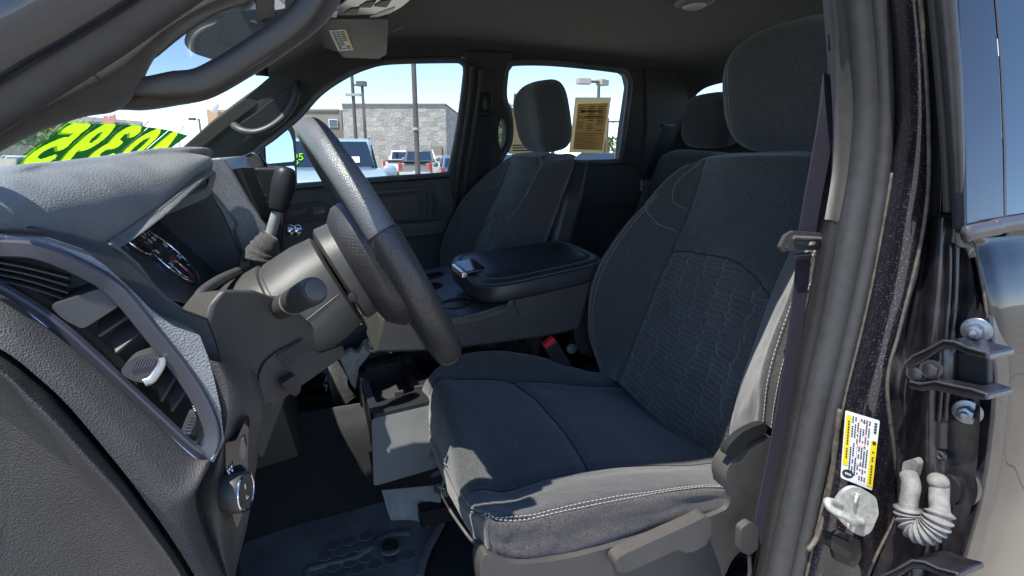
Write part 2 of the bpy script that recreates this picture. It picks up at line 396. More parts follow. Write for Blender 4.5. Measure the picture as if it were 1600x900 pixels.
# ================================================================== SEATS
def seam_fn(lines, depth=0.005, w=0.10):
    def fn(u, v):
        s = 0.0
        for L in lines: s -= depth*groove(L(u, v), w)
        return s+.0022*mnoise.noise((u*1.6, v*1.6, 3.1))+.0010*mnoise.noise((u*4.5, v*3.2, 7.7))
    return fn
def sew(parent, path, L=.0042, gap=.0027, r=.0007):
    S = Mesh(); S.stitch(path, L, gap, r); return obj('stitching', S, M_['thread'], parent)
def build_seat():
    root = thing('driver_seat', 'large black cloth driver seat nearest the open door with embossed backrest and pale stitching', 'car seat', V(-0.41, 0.6, 0.85), 'front seats')
    # cushion: rows run from the console side to the door side, columns from the front skirt to the back
    net = [
     [V(-.10,.31,1.06), V(-.10,.29,1.10), V(-.105,.31,1.14), V(-.105,.38,1.15), V(-.105,.48,1.14), V(-.105,.58,1.12), V(-.105,.70,1.10), V(-.105,.84,1.08)],
     [P(668,694,-.13), P(658,640,-.13), P(664,598,-.13), P(702,562,-.13), P(760,548,-.13), P(840,556,-.13), P(930,582,-.13), V(-.13,.84,1.14)],
     [P(676,712,-.20), P(666,662,-.20), P(678,597,-.20), P(716,590,-.20), P(790,592,-.20), P(870,596,-.20), P(960,602,-.20), V(-.20,.86,1.12)],
     [P(684,728,-.29), P(676,690,-.29), P(690,628,-.29), P(738,618,-.29), P(815,620,-.29), P(900,624,-.29), P(1000,632,-.29), V(-.29,.87,1.11)],
     [P(702,772,-.43), P(696,730,-.43), P(714,686,-.43), P(764,682,-.43), P(838,672,-.43), P(930,668,-.43), P(1050,674,-.43), V(-.43,.87,1.10)],
     [P(732,828,-.56), P(722,784,-.56), P(744,762,-.56), P(794,762,-.56), P(862,742,-.56), P(964,726,-.56), P(1085,722,-.56), V(-.56,.84,1.10)],
     [P(745,846,-.63), P(738,800,-.63), P(756,790,-.63), P(808,786,-.63), P(880,762,-.63), P(975,744,-.63), P(1090,737,-.63), V(-.63,.78,1.11)],
     [P(760,857,-.68), P(757,806,-.68), P(778,811,-.68), P(822,809,-.68), P(890,793,-.68), P(985,775,-.68), P(1096,761,-.68), V(-.68,.73,1.12)],
     [P(770,862,-.685), P(768,842,-.685), P(788,850,-.685), P(832,848,-.685), P(897,833,-.685), P(990,809,-.685), P(1105,782,-.685), V(-.685,.73,1.10)],
     [P(780,868,-.68), P(777,866,-.68), P(795,872,-.68), P(838,874,-.68), P(902,862,-.68), P(995,836,-.68), P(1110,804,-.68), V(-.68,.74,1.085)],
     [V(-.63,.27,1.08), V(-.63,.26,1.08), V(-.63,.29,1.08), V(-.63,.36,1.08), V(-.63,.45,1.08), V(-.63,.55,1.08), V(-.63,.66,1.08), V(-.63,.78,1.08)],
    ]
    def fade(x): return max(0.0, x)*1.5
    lines = [lambda u, v: abs(v-2)+fade(1.7-u), lambda u, v: abs(v-5)+fade(1.7-u), lambda u, v: abs(v-7)+fade(.9-u), lambda u, v: abs(u-1)+fade(1.2-v)+fade(v-7),
             lambda u, v: abs(u-(4.15+0.45*math.sin((v-2)/3*math.pi/2)**2))*.9+fade(2-v)+fade(v-5)]
    C = patch(net, 110, 130, seam_fn(lines, 0.006, 0.085), lambda u, v: 1 if v > 7 or u < 1 else 0)
    cu = obj('seat_cushion', C, [M_['cloth'], M_['cloth_side']], root, smooth=0)
    S = Mesh()
    for dv in (-0.12, 0.14):
        sew(cu, [onpatch(C, 1.05+0.06*k, 7+dv, 0.0035) for k in range(100)], 0.0046, 0.0028, 0.0008)
    sew(cu, [onpatch(C, 1.06, 1.5+0.05*k, 0.003) for k in range(108)], 0.0044, 0.003, 0.0009)
    for pth in ([onpatch(C, 1.9+4.6*k/60, 2, .0004) for k in range(61)], [onpatch(C, 1.9+4.6*k/60, 5, .0004) for k in range(61)], [onpatch(C, 4.15+0.45*math.sin((.05+2.9*k/40)/3*math.pi/2)**2, 2.05+2.9*k/40, .0004) for k in range(41)]):
        Z = Mesh(); Z.tube(pth, .0013, 6); obj('seam', Z, M_['black'], cu)
    # backrest: rows from console side to door side, columns from bottom to top
    nb = [
     [V(-.15,.80,1.10), V(-.15,.83,1.24), V(-.15,.87,1.36), V(-.16,.92,1.48), V(-.18,.97,1.58), V(-.22,1.02,1.66), V(-.26,1.04,1.68), V(-.27,1.06,1.69)],
     [V(-.118,.77,1.13), V(-.112,.78,1.26), V(-.115,.82,1.39), V(-.12,.88,1.50), V(-.14,.94,1.60), V(-.19,1.0,1.675), V(-.235,1.02,1.695), V(-.255,1.03,1.70)],
     [P(938,585,-.125), P(919,515,-.125), P(925,440,-.13), P(957,378,-.135), P(1004,322,-.15), P(1058,268,-.19), P(1098,249,-.23), V(-.25,1.00,1.70)],
     [P(952,592,-.18), P(950,525,-.18), P(970,450,-.18), P(1000,385,-.185), P(1035,330,-.20), P(1073,276,-.215), P(1102,250,-.245), V(-.27,1.00,1.70)],
     [P(966,598,-.25), P(993,522,-.25), P(1022,450,-.25), P(1052,380,-.25), P(1078,322,-.25), P(1094,270,-.25), P(1106,246,-.26), V(-.28,1.00,1.70)],
     [P(1010,640,-.36), P(1042,560,-.36), P(1072,480,-.36), P(1100,400,-.36), P(1122,330,-.36), P(1138,272,-.36), P(1146,243,-.37), V(-.37,1.00,1.705)],
     [P(1070,690,-.47), P(1098,590,-.47), P(1126,500,-.47), P(1155,410,-.47), P(1182,335,-.46), P(1200,272,-.46), P(1210,242,-.46), V(-.46,1.00,1.705)],
     [P(1130,712,-.565), P(1146,620,-.565), P(1178,520,-.565), P(1215,425,-.56), P(1250,345,-.555), P(1270,280,-.545), P(1272,244,-.53), V(-.53,1.0,1.70)],
     [P(1170,680,-.65), P(1182,590,-.65), P(1218,490,-.645), P(1255,400,-.64), P(1290,325,-.62), P(1310,275,-.60), P(1305,248,-.56), V(-.55,1.01,1.69)],
     [P(1196,662,-.69), P(1208,580,-.69), P(1240,480,-.68), P(1274,400,-.67), P(1308,330,-.65), P(1325,280,-.62), P(1318,252,-.575), V(-.56,1.02,1.68)],
     [V(-.685,.86,1.12), V(-.69,.89,1.24), V(-.685,.93,1.37), V(-.675,.97,1.49), V(-.65,1.01,1.59), V(-.61,1.04,1.65), V(-.57,1.05,1.67), V(-.56,1.06,1.68)],
    ]
    def arc(u, v): v -= 1; return u-(3.05-0.16*(v-4.3)**2)
    linb = [lambda u, v: v-4, lambda u, v: v-7, lambda u, v: abs(v-9)+fade(u-4.5), lambda u, v: abs(arc(u, v))*0.9+fade(4-v)+fade(v-7), lambda u, v: abs(v-2.3)+fade(u-4.4)]
    bl = seam_fn(linb, 0.005, 0.09)
    B = patch(nb, 120, 120, bl, lambda u, v: 1 if (4 < v < 7 and arc(u, v) < 0) else (2 if v > 9 or v < 2.3 else 0))
    bk = obj('backrest', B, [M_['cloth'], M_['cloth_insert'], M_['cloth_side']], root, smooth=0)
    S = Mesh()
    h = [(2.9,3.92),(2.2,4.25),(1.75,4.75),(1.9,5.3),(2.4,5.7),(3.0,5.95)]          # shoulder loops of pale thread
    loop = curve([Vector((a, b, 0)) for a, b in h], 60)
    sew(bk, [onpatch(B, p.y, p.x+1, 0.002) for p in loop], 0.0042, 0.0026, 0.0009)
    sew(bk, [onpatch(B, 5.95-0.12*((k/60)*3-1.5)**2*0, 4.0+3.2*k/60, 0.002) for k in range(61)], 0.0042, 0.0026, 0.0009)
    h2 = [(2.9,3.3),(2.3,3.55),(1.7,3.85),(1.05,4.15)]
    sew(bk, [onpatch(B, p.y, p.x+1, 0.002) for p in curve([Vector((a, b, 0)) for a, b in h2], 40)], 0.0042, 0.0026, 0.0009)
    sew(bk, [onpatch(B, 4.15+1.3*k/40, 2.05, 0.002) for k in range(41)], 0.0042, 0.0026, 0.0009)
    sew(bk, [onpatch(B, 4.2-0.8*k/40, 7.1+0.8*k/40, 0.002) for k in range(41)], 0.0042, 0.0026, 0.0009)
    for dv in (-0.10, 0.08):
        sew(bk, [onpatch(B, 4.4*k/100, 2.3+dv, 0.002) for k in range(101)])
    for dv in (-0.14, 0.12):
        sew(bk, [onpatch(B, 4.4*k/100, 9+dv, 0.0035) for k in range(101)], 0.0046, 0.0028, 0.0008)
    for pth in ([onpatch(B, .2+5.9*k/80, 4, .0003) for k in range(81)], [onpatch(B, .2+5.9*k/80, 7, .0003) for k in range(81)], [onpatch(B, 3.05-0.16*(3.02+2.96*k/50-4.3)**2, 4.02+2.96*k/50, .0003) for k in range(51)]):
        Z = Mesh(); Z.tube(pth, .0012, 6); obj('seam', Z, M_['black'], bk)
    K = Mesh()
    back = [(-.120,.79,1.06),(-.69,.84,1.06),(-.69,.90,1.3),(-.66,.985,1.58),(-.56,1.03,1.685),(-.25,1.03,1.685),(-.15,.955,1.58),(-.120,.86,1.3)]
    K.slab([V(*p) for p in back], V(0, .075, -.006))
    obj('back_panel', K, M_['plastic'], root, bevel=0.024, seg=5)
    # headrest with its two posts
    H = Mesh(); rot = Matrix.Rotation(math.radians(-10), 3, 'X') @ Matrix.Rotation(math.radians(4), 3, 'Z')
    H.ball(V(-.425,1.02,1.836), 0.163, 0.078, 0.132, 36, 3.6, rot)
    def bend(p):
        dx = (p.x+.425)/.152
        return Vector((p.x*1.0-(p.x+.425)*0.10*max(0, (1.80-p.z))/.1, p.y+0.02*dx*dx, p.z-0.016*dx*dx*(1 if p.z > 1.85 else 0.3)))
    H.v = [bend(p) for p in H.v]
    hd = obj('headrest', H, [M_['cloth'], M_['cloth_side']], root, smooth=0)
    S = Mesh()
    for p in hd.data.polygons:
        if abs(p.center.x+.425) > .134: p.material_index = 1
    for sx in (1, -1):
        for xx in (.128, .139):
            path = []
            for k in range(61):
                ph = math.radians(-75+150*k/60)+math.pi/2; e = 2/3.3
                q_ = 1-(xx/.163)**3.6; yy = .078*(q_**(1/3.6))
                a_ = Vector((sx*xx, (yy+.0006)*math.copysign(abs(math.sin(ph))**e, math.sin(ph)), (.132*(q_**(1/3.6))+.0006)*math.copysign(abs(math.cos(ph))**e, math.cos(ph))))
                path.append(bend(V(-.425,1.02,1.836)+rot @ a_))
            sew(hd, path)
    ring = []
    for k in range(80):
        a = math.pi*2*k/80; e = 2/3.3
        q = Vector((0.118*math.copysign(abs(math.cos(a))**e, math.cos(a)), 0.055, 0.1345*math.copysign(abs(math.sin(a))**e, math.sin(a))))
        ring.append(bend(V(-.425,1.02,1.836)+rot @ q))
    for x in (-.36, -.49):
        Q = Mesh(); Q.cyl(V(x, 1.03, 1.74), V(x, 1.02, 1.66), 0.007, n=12)
        obj('headrest_post', Q, M_['steel'], root)
    # plastic valance, lever and recliner cover on the door side
    Z = Mesh()
    out = [(756,868),(800,880),(850,878),(905,868),(1000,842),(1112,806),(1140,786),(1134,745),(1146,718),(1172,698),(1200,682),(1212,700),(1216,780),(1196,830),(1150,868),(1090,935),(800,990),(756,930)]
    Z.slab(curve([P(x, y, -.695) for x, y in out], 90, True), V(.035, 0, 0))
    obj('side_valance', Z, M_['plastic_fine'], root, bevel=0.006, seg=3)
    Z = Mesh()
    out = [(961,876),(975,866),(1088,815),(1103,806),(1112,812),(1112,832),(1104,852),(1085,862),(1072,866),(1060,858),(1005,884),(975,897),(963,893)]
    Z.slab(rounded([P(x, y, -.722) for x, y in out], 0.008), V(.022, 0, 0))
    obj('recline_lever', Z, M_['plastic_fine'], root, bevel=0.0045, seg=3)
    Z = Mesh()
    out = [(1134,710),(1142,692),(1164,673),(1194,662),(1197,676),(1174,690),(1154,712)]
    Z.slab(curve([P(x, y, -.698) for x, y in out], 60, True), V(.012, 0, 0))
    obj('recliner_cover', Z, M_['black'], root, bevel=0.006, seg=3)
    # rails, springs and wiring under the front edge
    Z = Mesh()
    for x in (-.20, -.62):
        Z = Mesh(); Z.bx(x-.02, x+.02, .22, .80, .86, .90); Z.bx(x-.012, x+.012, .28, .72, .895, 1.06); obj('seat_rail', Z, M_['black'], root, bevel=0.003)
    Z = Mesh(); Z.bx(-.61, -.21, .30, .33, .99, 1.03); obj('cross_bar', Z, M_['black'], root, bevel=0.003)
    Z = Mesh()
    w = [P(697,742,-.35), P(690,770,-.35), P(705,800,-.42), P(735,842,-.50), P(752,856,-.55)]
    Z.tube(curve(w, 40), 0.0028, 8)
    obj('adjuster_bar', Z, M_['steel'], root)
    Z = Mesh()
    Z.cyl(P(683,762,-.30), P(697,770,-.34), .010, n=14, bev=.002); Z.cyl(P(672,712,-.24), P(694,712,-.30), .006); Z.cyl(P(676,742,-.26), P(696,736,-.31), .005)
    obj('adjuster_bolt', Z, M_['steel'], root)
    return root
seat = build_seat()
for o in children(seat): pass
passenger = dup(seat, V(0.43, 0.415, 0.85), 'smaller looking black cloth passenger seat on the far side behind the console lid', 'front seats', scale=(-1, 1, 1))
passenger.name = 'passenger_seat'
for ch in children(passenger):
    if ch.name.startswith('headrest'):
        k_ = Vector((.80,.9,.88)); c_ = V(-.425,1.02,1.72); ch.scale = k_; ch.location = c_-Vector((k_.x*c_.x, k_.y*c_.y, k_.z*c_.z))

# rear bench with headrests
rb = thing('rear_bench', 'black rear bench seat in deep shade behind the front seats', 'bench seat', V(0, 1.5, 0.85))
net = []
for x, dz in ((-.70,-.06),(-.66,0),(-.4,.0),(-.2,-.015),(0,-.02),(.2,-.015),(.4,0),(.62,0),(.70,-.08)):
    net.append([V(x,1.32,1.10), V(x,1.34,1.25), V(x,1.39,1.45), V(x,1.435,1.64+dz), V(x,1.47,1.70+dz), V(x,1.53,1.70+dz), V(x,1.56,1.6)])
obj('backrest', patch(net, 36, 60), M_['cloth'], rb, smooth=0)
net = []
for x in (-.70,-.66,-.3,0,.3,.62,.70):
    z = 1.08 if abs(x) < .69 else 1.02
    net.append([V(x,1.06,.95), V(x,1.04,z-.03), V(x,1.10,z+.03), V(x,1.25,z+.02), V(x,1.42,z-.01)])
obj('seat_cushion', patch(net, 30, 50), M_['cloth'], rb, smooth=0)
hx = PR(1114,165,1.50).x
for x in (hx, -.42):
    H = Mesh(); H.ball(V(x,1.50,1.82), .14, .055, .10, 22, 3.2)
    obj('headrest', H, M_['cloth'], rb, smooth=0)

# ================================================================== CENTRE CONSOLE
cc = thing('center_console', 'black storage console between the front seats with cup holders and stitched padded lid', 'console', V(0, .5, .85))
D = Mesh()
side = [(584,552),(596,500),(622,478),(668,496),(690,497),(742,489),(790,474),(815,452),(905,436),(930,434),(918,470),(905,515),(860,526),(760,540),(690,549)]
D.slab([P(x, y, -.115) for x, y in side], Vector((.27, 0, 0)))
obj('console_body', D, M_['plastic'], cc, bevel=.008, seg=3)
D = Mesh()   # brown grey trim strip along the upper edge
strip = [(688,500),(740,492),(790,476),(806,462),(800,476),(788,491),(770,498),(735,506),(693,513)]
D.slab([P(x, y, -.122) for x, y in strip], Vector((.02, 0, 0)))
obj('trim_strip', D, M_['plastic_fine'], cc, bevel=.003)
D = Mesh()   # side panel
pan = [(806,466),(893,445),(897,450),(899,490),(895,494),(840,502),(822,502),(812,492),(804,476)]
D.slab(rounded([P(x, y, -.1205) for x, y in pan], .01), Vector((.012, 0, 0)))
obj('side_panel', D, M_['plastic'], cc, bevel=.002)
# top deck with cup wells
def onTop(x, y): return PP(x, y, (-.115, .35, 1.322), (0, -.18, 1))
deck = [(640,440),(664,424),(700,418),(735,445),(798,468),(792,478),(742,494),(690,500),(660,505),(630,500)]
def circ(cx, cy, r, sq=1.0, n=26):
    c = onTop(cx, cy); return [c+V(r*math.cos(2*math.pi*k/n), r*math.sin(2*math.pi*k/n)*sq, .18*r*math.sin(2*math.pi*k/n)*sq) for k in range(n)]
wells = [(712,478,.040),(672,452,.034),(676,434,.034)]
D = Mesh(); D.slab([onTop(x, y)+V(0,0,.006) for x, y in deck], V(0, 0, -.010), [[p+V(0,0,.006) for p in circ(x, y, r)] for x, y, r in wells])
obj('top_deck', D, M_['vinyl'], cc, bevel=.0025)
for x, y, r in wells:
    W = Mesh(); ring = circ(x, y, r-.0005)
    W.grid([[p+V(0,0,.003) for p in ring], [p+V(0,0,-.02) for p in ring], [p+V(0,0,-.05) for p in ring]], cu=True)
    W.ngon([p+V(0,0,-.05) for p in ring])
    W.tube([p+V(0,0,.0075) for p in ring], .0028, 8, closed=True)
    h = obj('cup_holder', W, M_['black'], cc)
    if r > .036:
        W = Mesh(); W.ball(onTop(x, y)+V(.0,.012,-.03), .016, .016, .014, 10); obj('rubber_nub', W, M_['rubber_dark'], h)
W = Mesh()
slot = [(735,452),(758,462),(770,470),(752,474),(730,462)]
W.slab(rounded([onTop(x, y)+V(0,0,.009) for x, y in slot], .006), V(0, 0, -.006)); obj('coin_slot', W, M_['black'], cc, bevel=.001)
# padded lid
lid = thing('console_lid', 'padded black vinyl armrest lid with pale stitching and chrome latch', 'armrest lid') if False else None
top = [P(758,449,-.125), P(954,406,-.125), P(877,372,.155), P(694,398,.155)]
top[0].z += .0
L = Mesh()
def lidpt(a, b, dz=0.0):      # a along (front to rear), b across (near to far)
    p = (top[0]*(1-a)+top[1]*a)*(1-b)+(top[3]*(1-a)+top[2]*a)*b
    return p+V(0, 0, dz)
def lidring(ins, dz, n=96, e=5.0):
    out = []
    for k in range(n):
        t = 2*math.pi*k/n; c, s = math.cos(t), math.sin(t)
        a = .5+(.5-ins)*math.copysign(abs(c)**(2/e), c); b = .5+(.5-ins*1.3)*math.copysign(abs(s)**(2/e), s)
        front = max(0, 1-a*9); out.append(lidpt(a, b, dz-.006*front**2))
    return out
rings = [lidring(.03,-.052), lidring(.004,-.049), lidring(-.004,-.040), lidring(-.006,-.025), lidring(-.002,-.0105), lidring(.003,-.006), lidring(.006,-.007), lidring(.012,-.002), lidring(.035,.001), lidring(.055,.0005), lidring(.062,-.0012), lidring(.07,.002), lidring(.12,.007), lidring(.2,.0095), lidring(.28,.0105)]
L.grid(rings, cu=True); L.ngon(rings[-1])
ld = obj('lid', L, M_['vinyl'], cc, smooth=0)
S = Mesh()
for ins, dz in ((.058,.0022),(.0025,-.0035)):
    r = lidring(ins, dz); sew(ld, r+r[:1])
W = Mesh()   # latch recess, paddle and chrome
W.box(lidpt(.06,.52,.004), (top[1]-top[0]).normalized()*.026, (top[3]-top[0]).normalized()*.045, V(0,0,.004)); lt = obj('latch', W, M_['gloss_black'], ld, bevel=.003)
W = Mesh(); W.box(lidpt(-.012,.55,-.006), (top[1]-top[0]).normalized()*.008, (top[3]-top[0]).normalized()*.038, V(0,0,.008)); obj('chrome_tab', W, M_['chrome'], lt, bevel=.003)
# side of the console behind, by the seat
D = Mesh(); D.slab([P(x, y, -.10) for x, y in [(898,446),(930,428),(936,500),(925,560),(900,548),(897,512)]], Vector((.22,0,0))); obj('rear_cover', D, M_['black'], cc, bevel=.006)

# seat belt buckle
bu = thing('belt_buckle', 'black seat belt buckle with bright red release button beside the console', 'seat belt buckle', V(-.13,.52,1.2))
a = P(858,536,-.135); b = P(880,572,-.135); ax = (a-b).normalized(); sd = Vector((0, -1, 0)); sd = (sd-ax*sd.dot(ax)).normalized(); nn = ax.cross(sd)
D = Mesh(); D.box((a+b)/2-ax*.004, ax*((a-b).length/2), sd*.019, nn*.011); obj('buckle_body', D, M_['black'], bu, bevel=.003)
D = Mesh(); D.box(a+ax*.003, ax*.007, sd*.0165, nn*.0095); obj('release_button', D, M_['red'], bu, bevel=.002)
D = Mesh(); D.tube([b, b-ax*.05], (.016,.006), 10); obj('stalk', D, M_['black'], bu)
D = Mesh(); D.cyl(P(890,545,-.105), P(894,545,-.125), .014, n=16, bev=.003); obj('trim_cap', D, M_['plastic'], bu)

# storage tray on the floor under the console
tr = thing('floor_storage_tray', 'open black storage bin on the floor before the driver seat, front painted pale as if sunlit', 'storage bin', V(-.05,.2,.85))
o_ = [P(557,562,-.11), P(632,548,-.11), P(668,600,-.22), P(582,642,-.22)]
for p in o_: p.z = min(p.z, 1.19)
o_ = [V(.085,.055,1.16), V(.10,.235,1.19), V(-.12,.27,1.165), V(-.12,.085,1.135)]
o_ = [PP(x, y, (0,.15,1.16), (0,-.1,1)) for x, y in [(556,566),(634,546),(690,622),(580,648)]]
inn = [PP(x, y, (0,.15,1.16), (0,-.1,1)) for x, y in [(568,572),(627,556),(660,606),(588,630)]]
D = Mesh(); D.slab(rounded(o_, .012), V(0,0,-.012), [rounded(inn, .008)]); obj('rim', D, M_['black'], tr, bevel=.003)
D = Mesh(); ri = rounded(inn, .008)
D.grid([ri, [p+V(0,0,-.06) for p in ri]], cu=True); D.ngon([p+V(0,0,-.06) for p in ri]); obj('tray_well', D, M_['plastic'], tr)
D = Mesh()
ro = rounded([o_[0], o_[1], o_[2], o_[3]], .012)
ro = [o_[3], o_[0], o_[1], o_[2]]
D.grid([[p+V(0,0,-.008) for p in ro], [p+V(.0,.0,-.05) for p in ro], [p+V(.01,.01,-.17) for p in ro]]); obj('bin_side', D, M_['plastic'], tr)
D = Mesh()
fr = [o_[3]+V(0,0,-.010), o_[2]+V(0,0,-.010), o_[2]+V(-.045,-.01,-.14), o_[3]+V(-.05,-.01,-.14)]
D.slab(rounded(fr, .008), Vector((.008,0,-.004))); obj('front_panel', D, M_['bin'], tr, bevel=.004)  # pale colour and outward slope imitate sun on the bin front
D = Mesh()
for x, y in ((624,622),(655,614)):
    D = Mesh(); c = PP(x, y, (0,.15,1.15), (0,-.1,1)); D.box(c, Vector((.004,0,0)), Vector((0,.010,0)), V(0,0,.018))
    obj('divider', D, M_['plastic'], tr, bevel=.001)

# ================================================================== STEERING WHEEL AND COLUMN
sw = thing('steering_wheel', 'black leather steering wheel seen edge on with perforated side grips', 'steering wheel', V(-.41,.15,1.55))
Tt = P(486,205,-.41); Bb = P(686,540,-.41); Cw = (Tt+Bb)/2; Rw = (Tt-Bb).length/2
tdir = (Tt-Bb).normalized(); xdir = Vector((1,0,0)); ndir = tdir.cross(xdir).normalized()
if ndir.y > 0: ndir = -ndir          # points to the driver (rearward)
def wheelpt(a, R=None): return Cw+(xdir*math.cos(a)+tdir*math.sin(a))*(R or Rw)
def arc_pts(a0, a1, n): return [wheelpt(a0+(a1-a0)*k/n) for k in range(n+1)]
D = Mesh(); D.tube([wheelpt(2*math.pi*k/96) for k in range(96)], .0205, 20, closed=True)
rim = obj('rim', D, M_['rim_leather'], sw, smooth=0)
M_['perf'] = mat('perforated_leather', (0.042, 0.040, 0.042), 0.42, spec=0.5, bumps=[('holes', 210, 0.7, 0.0010)], var=(0.1, 20))
gr = None
A0, A1 = math.radians(180-16), math.radians(180+52)
for lo, hi in ((A0, A1), (-(A1-math.pi), -(A0-math.pi))):
    D = Mesh(); pts = arc_pts(lo, hi, 40); n = len(pts)
    D.tube(pts, [.0222]*n, 24)
    g = obj('grip', D, M_['perf'], sw, smooth=50)
    for a in (lo, hi):
        S = Mesh(); S.tube([wheelpt(a)+((wheelpt(a)-Cw).normalized()*math.cos(t)+ndir*math.sin(t))*.0222 for t in [2*math.pi*k/30 for k in range(30)]], .0011, 6, closed=True)
        obj('seam', S, M_['black'], g)
# spokes and airbag hub
D = Mesh()
hub = []
for dz, s in ((-.055,.55),(-.05,.8),(-.03,.97),(0,1.0),(.02,.9),(.028,.6)):
    row = []
    for k in range(48):
        a = 2*math.pi*k/48; e = 2/3.0
        row.append(Cw-tdir*.015+ndir*(dz-.005)+xdir*(.125*s*math.copysign(abs(math.cos(a))**e, math.cos(a)))+tdir*(.108*s*math.copysign(abs(math.sin(a))**e, math.sin(a))))
    hub.append(row)
D.grid(hub, cu=True); D.ngon(hub[-1]); D.ngon(list(reversed(hub[0])))
hb = obj('hub', D, M_['perf'], sw, smooth=0)
for a, w in ((180-8,.036),(8,.036),(248,.045),(292,.045)):
    D = Mesh(); a = math.radians(a)
    pts = [Cw-tdir*.01+(wheelpt(a)-Cw)*k/6-ndir*(.022*(1-k/6)) for k in range(1, 7)]
    D.tube(pts, [(w*(1.0-.3*k/6), .012) for k in range(6)], 14, up=(tdir if abs(math.cos(a)) > .5 else xdir))
    obj('spoke', D, M_['plastic'], sw, smooth=0)

sc_ = thing('steering_column', 'grey black steering column shroud behind the wheel with turn signal stalk', 'steering column', V(-.41,-.05,1.48))
axis = -ndir                        # forward and down
upc = tdir
def colring(s, w, h, off=0.0, e=2.6, n=56):
    c = Cw+axis*s+upc*off; out = []
    for k in range(n):
        a = 2*math.pi*k/n
        out.append(c+xdir*(w*math.copysign(abs(math.cos(a))**(2/e), math.cos(a)))+upc*(h*math.copysign(abs(math.sin(a))**(2/e), math.sin(a))))
    return out
def loft(name, secs, mat_, parent, cap=True, **k):
    D = Mesh(); rows = [colring(*s) for s in secs]; D.grid(rows, cu=True)
    if cap: D.ngon(list(reversed(rows[0]))); D.ngon(rows[-1])
    return obj(name, D, mat_, parent, smooth=50)
loft('collar', [(.045,.075,.07,-.005),(.05,.082,.078,-.005),(.075,.084,.08,-.005),(.08,.078,.074,-.005)], M_['plastic_fine'], sc_)
loft('shroud', [(.084,.074,.068,-.01),(.088,.083,.076,-.01),(.12,.092,.080,-.012),(.17,.098,.082,-.018),(.172,.095,.079,-.018),(.176,.095,.079,-.018),(.178,.100,.085,-.018),(.23,.108,.088,-.022),(.30,.118,.092,-.03)], M_['plastic_fine'], sc_)
# stalk
D = Mesh(); a = P(424,489,-.50); b = P(492,453,-.66); d = (b-a)
D.tube([a+d*t for t in (0,.05,.30,.50,.515,.53,.55,.93,.97,1.0)], [.0145,.0145,.0155,.0165,.0148,.0148,.0165,.0172,.0165,.0142], 28)
stk = obj('turn_signal_stalk', D, M_['plastic'], sc_, smooth=50)
D = Mesh(); u_ = d.normalized(); D.cyl(b+u_*.0005, b+u_*.003, .0128, n=28, bev=.001); obj('end_button', D, M_['plastic_fine'], stk)
D = Mesh(); D.tube([a+u_*.012+ (Vector((0,0,1)).cross(u_).normalized()*math.cos(t)+u_.cross(Vector((0,0,1)).cross(u_).normalized())*math.sin(t))*.018 for t in [2*math.pi*k/36 for k in range(36)]], .0045, 10, closed=True)
obj('stalk_boot', D, M_['rubber'], stk)
D = Mesh(); c = P(550,463,-.495); D.cyl(c, c+Vector((-.012,0,0)), .007, n=16, bev=.002); obj('blank_plug', D, M_['black'], sc_)

for t_ in (.515, .56):
    D = Mesh(); c_ = a+d*t_; D.tube([c_+(e_*math.cos(q)+f_*math.sin(q))*(.0152 if t_ < .55 else .0168) for e_ in [Vector((0,0,1)).cross(u_).normalized()] for f_ in [u_.cross(Vector((0,0,1)).cross(u_).normalized())] for q in [2*math.pi*k/40 for k in range(40)]], .0006, 6, closed=True); obj('ring_line', D, M_['dust'], stk)
D = Mesh(); D.tube([Cw+axis*s_-xdir*w_*1.002+upc*o_ for s_, w_, o_ in ((.092,.0835,-.012),(.12,.092,-.014),(.168,.098,-.02))], .0009, 6); obj('shroud_seam', D, M_['black'], sc_)
D = Mesh(); D.tube([Cw+axis*s_-xdir*w_*1.002+upc*o_ for s_, w_, o_ in ((.182,.1005,-.02),(.23,.108,-.024),(.295,.117,-.032))], .0009, 6); obj('shroud_seam', D, M_['black'], sc_)
# column gear selector
gs = thing('gear_selector', 'column gear selector with black rubber knob, grey shaft and fabric boot', 'gear lever', P(410,390,-.25))
D = Mesh(); a = P(448,262,-.27); b = P(434,330,-.27); pth = [a+(b-a)*t for t in (-.02,0,.05,.15,.35,.6,.8,.93,1.0)]
D.tube(pth, [.006,.0115,.0155,.018,.0195,.0185,.0165,.0155,.014], 24); obj('knob', D, M_['black'], gs, smooth=0)
D = Mesh(); D.tube([P(434,328,-.27), P(420,375,-.27), P(412,400,-.27)], .0092, 16); obj('shaft', D, M_['greyplastic'], gs)
D = Mesh(); pts = [P(424,366,-.27), P(420,372,-.27), P(416,382,-.28), P(411,392,-.28), P(408,405,-.28)]
D.tube(curve(pts, 16), [(.010+.020*(k/16)**.8+.0016*math.sin(k*2.1)) for k in range(17)], 18); obj('boot', D, M_['cloth_side'], gs, smooth=0)
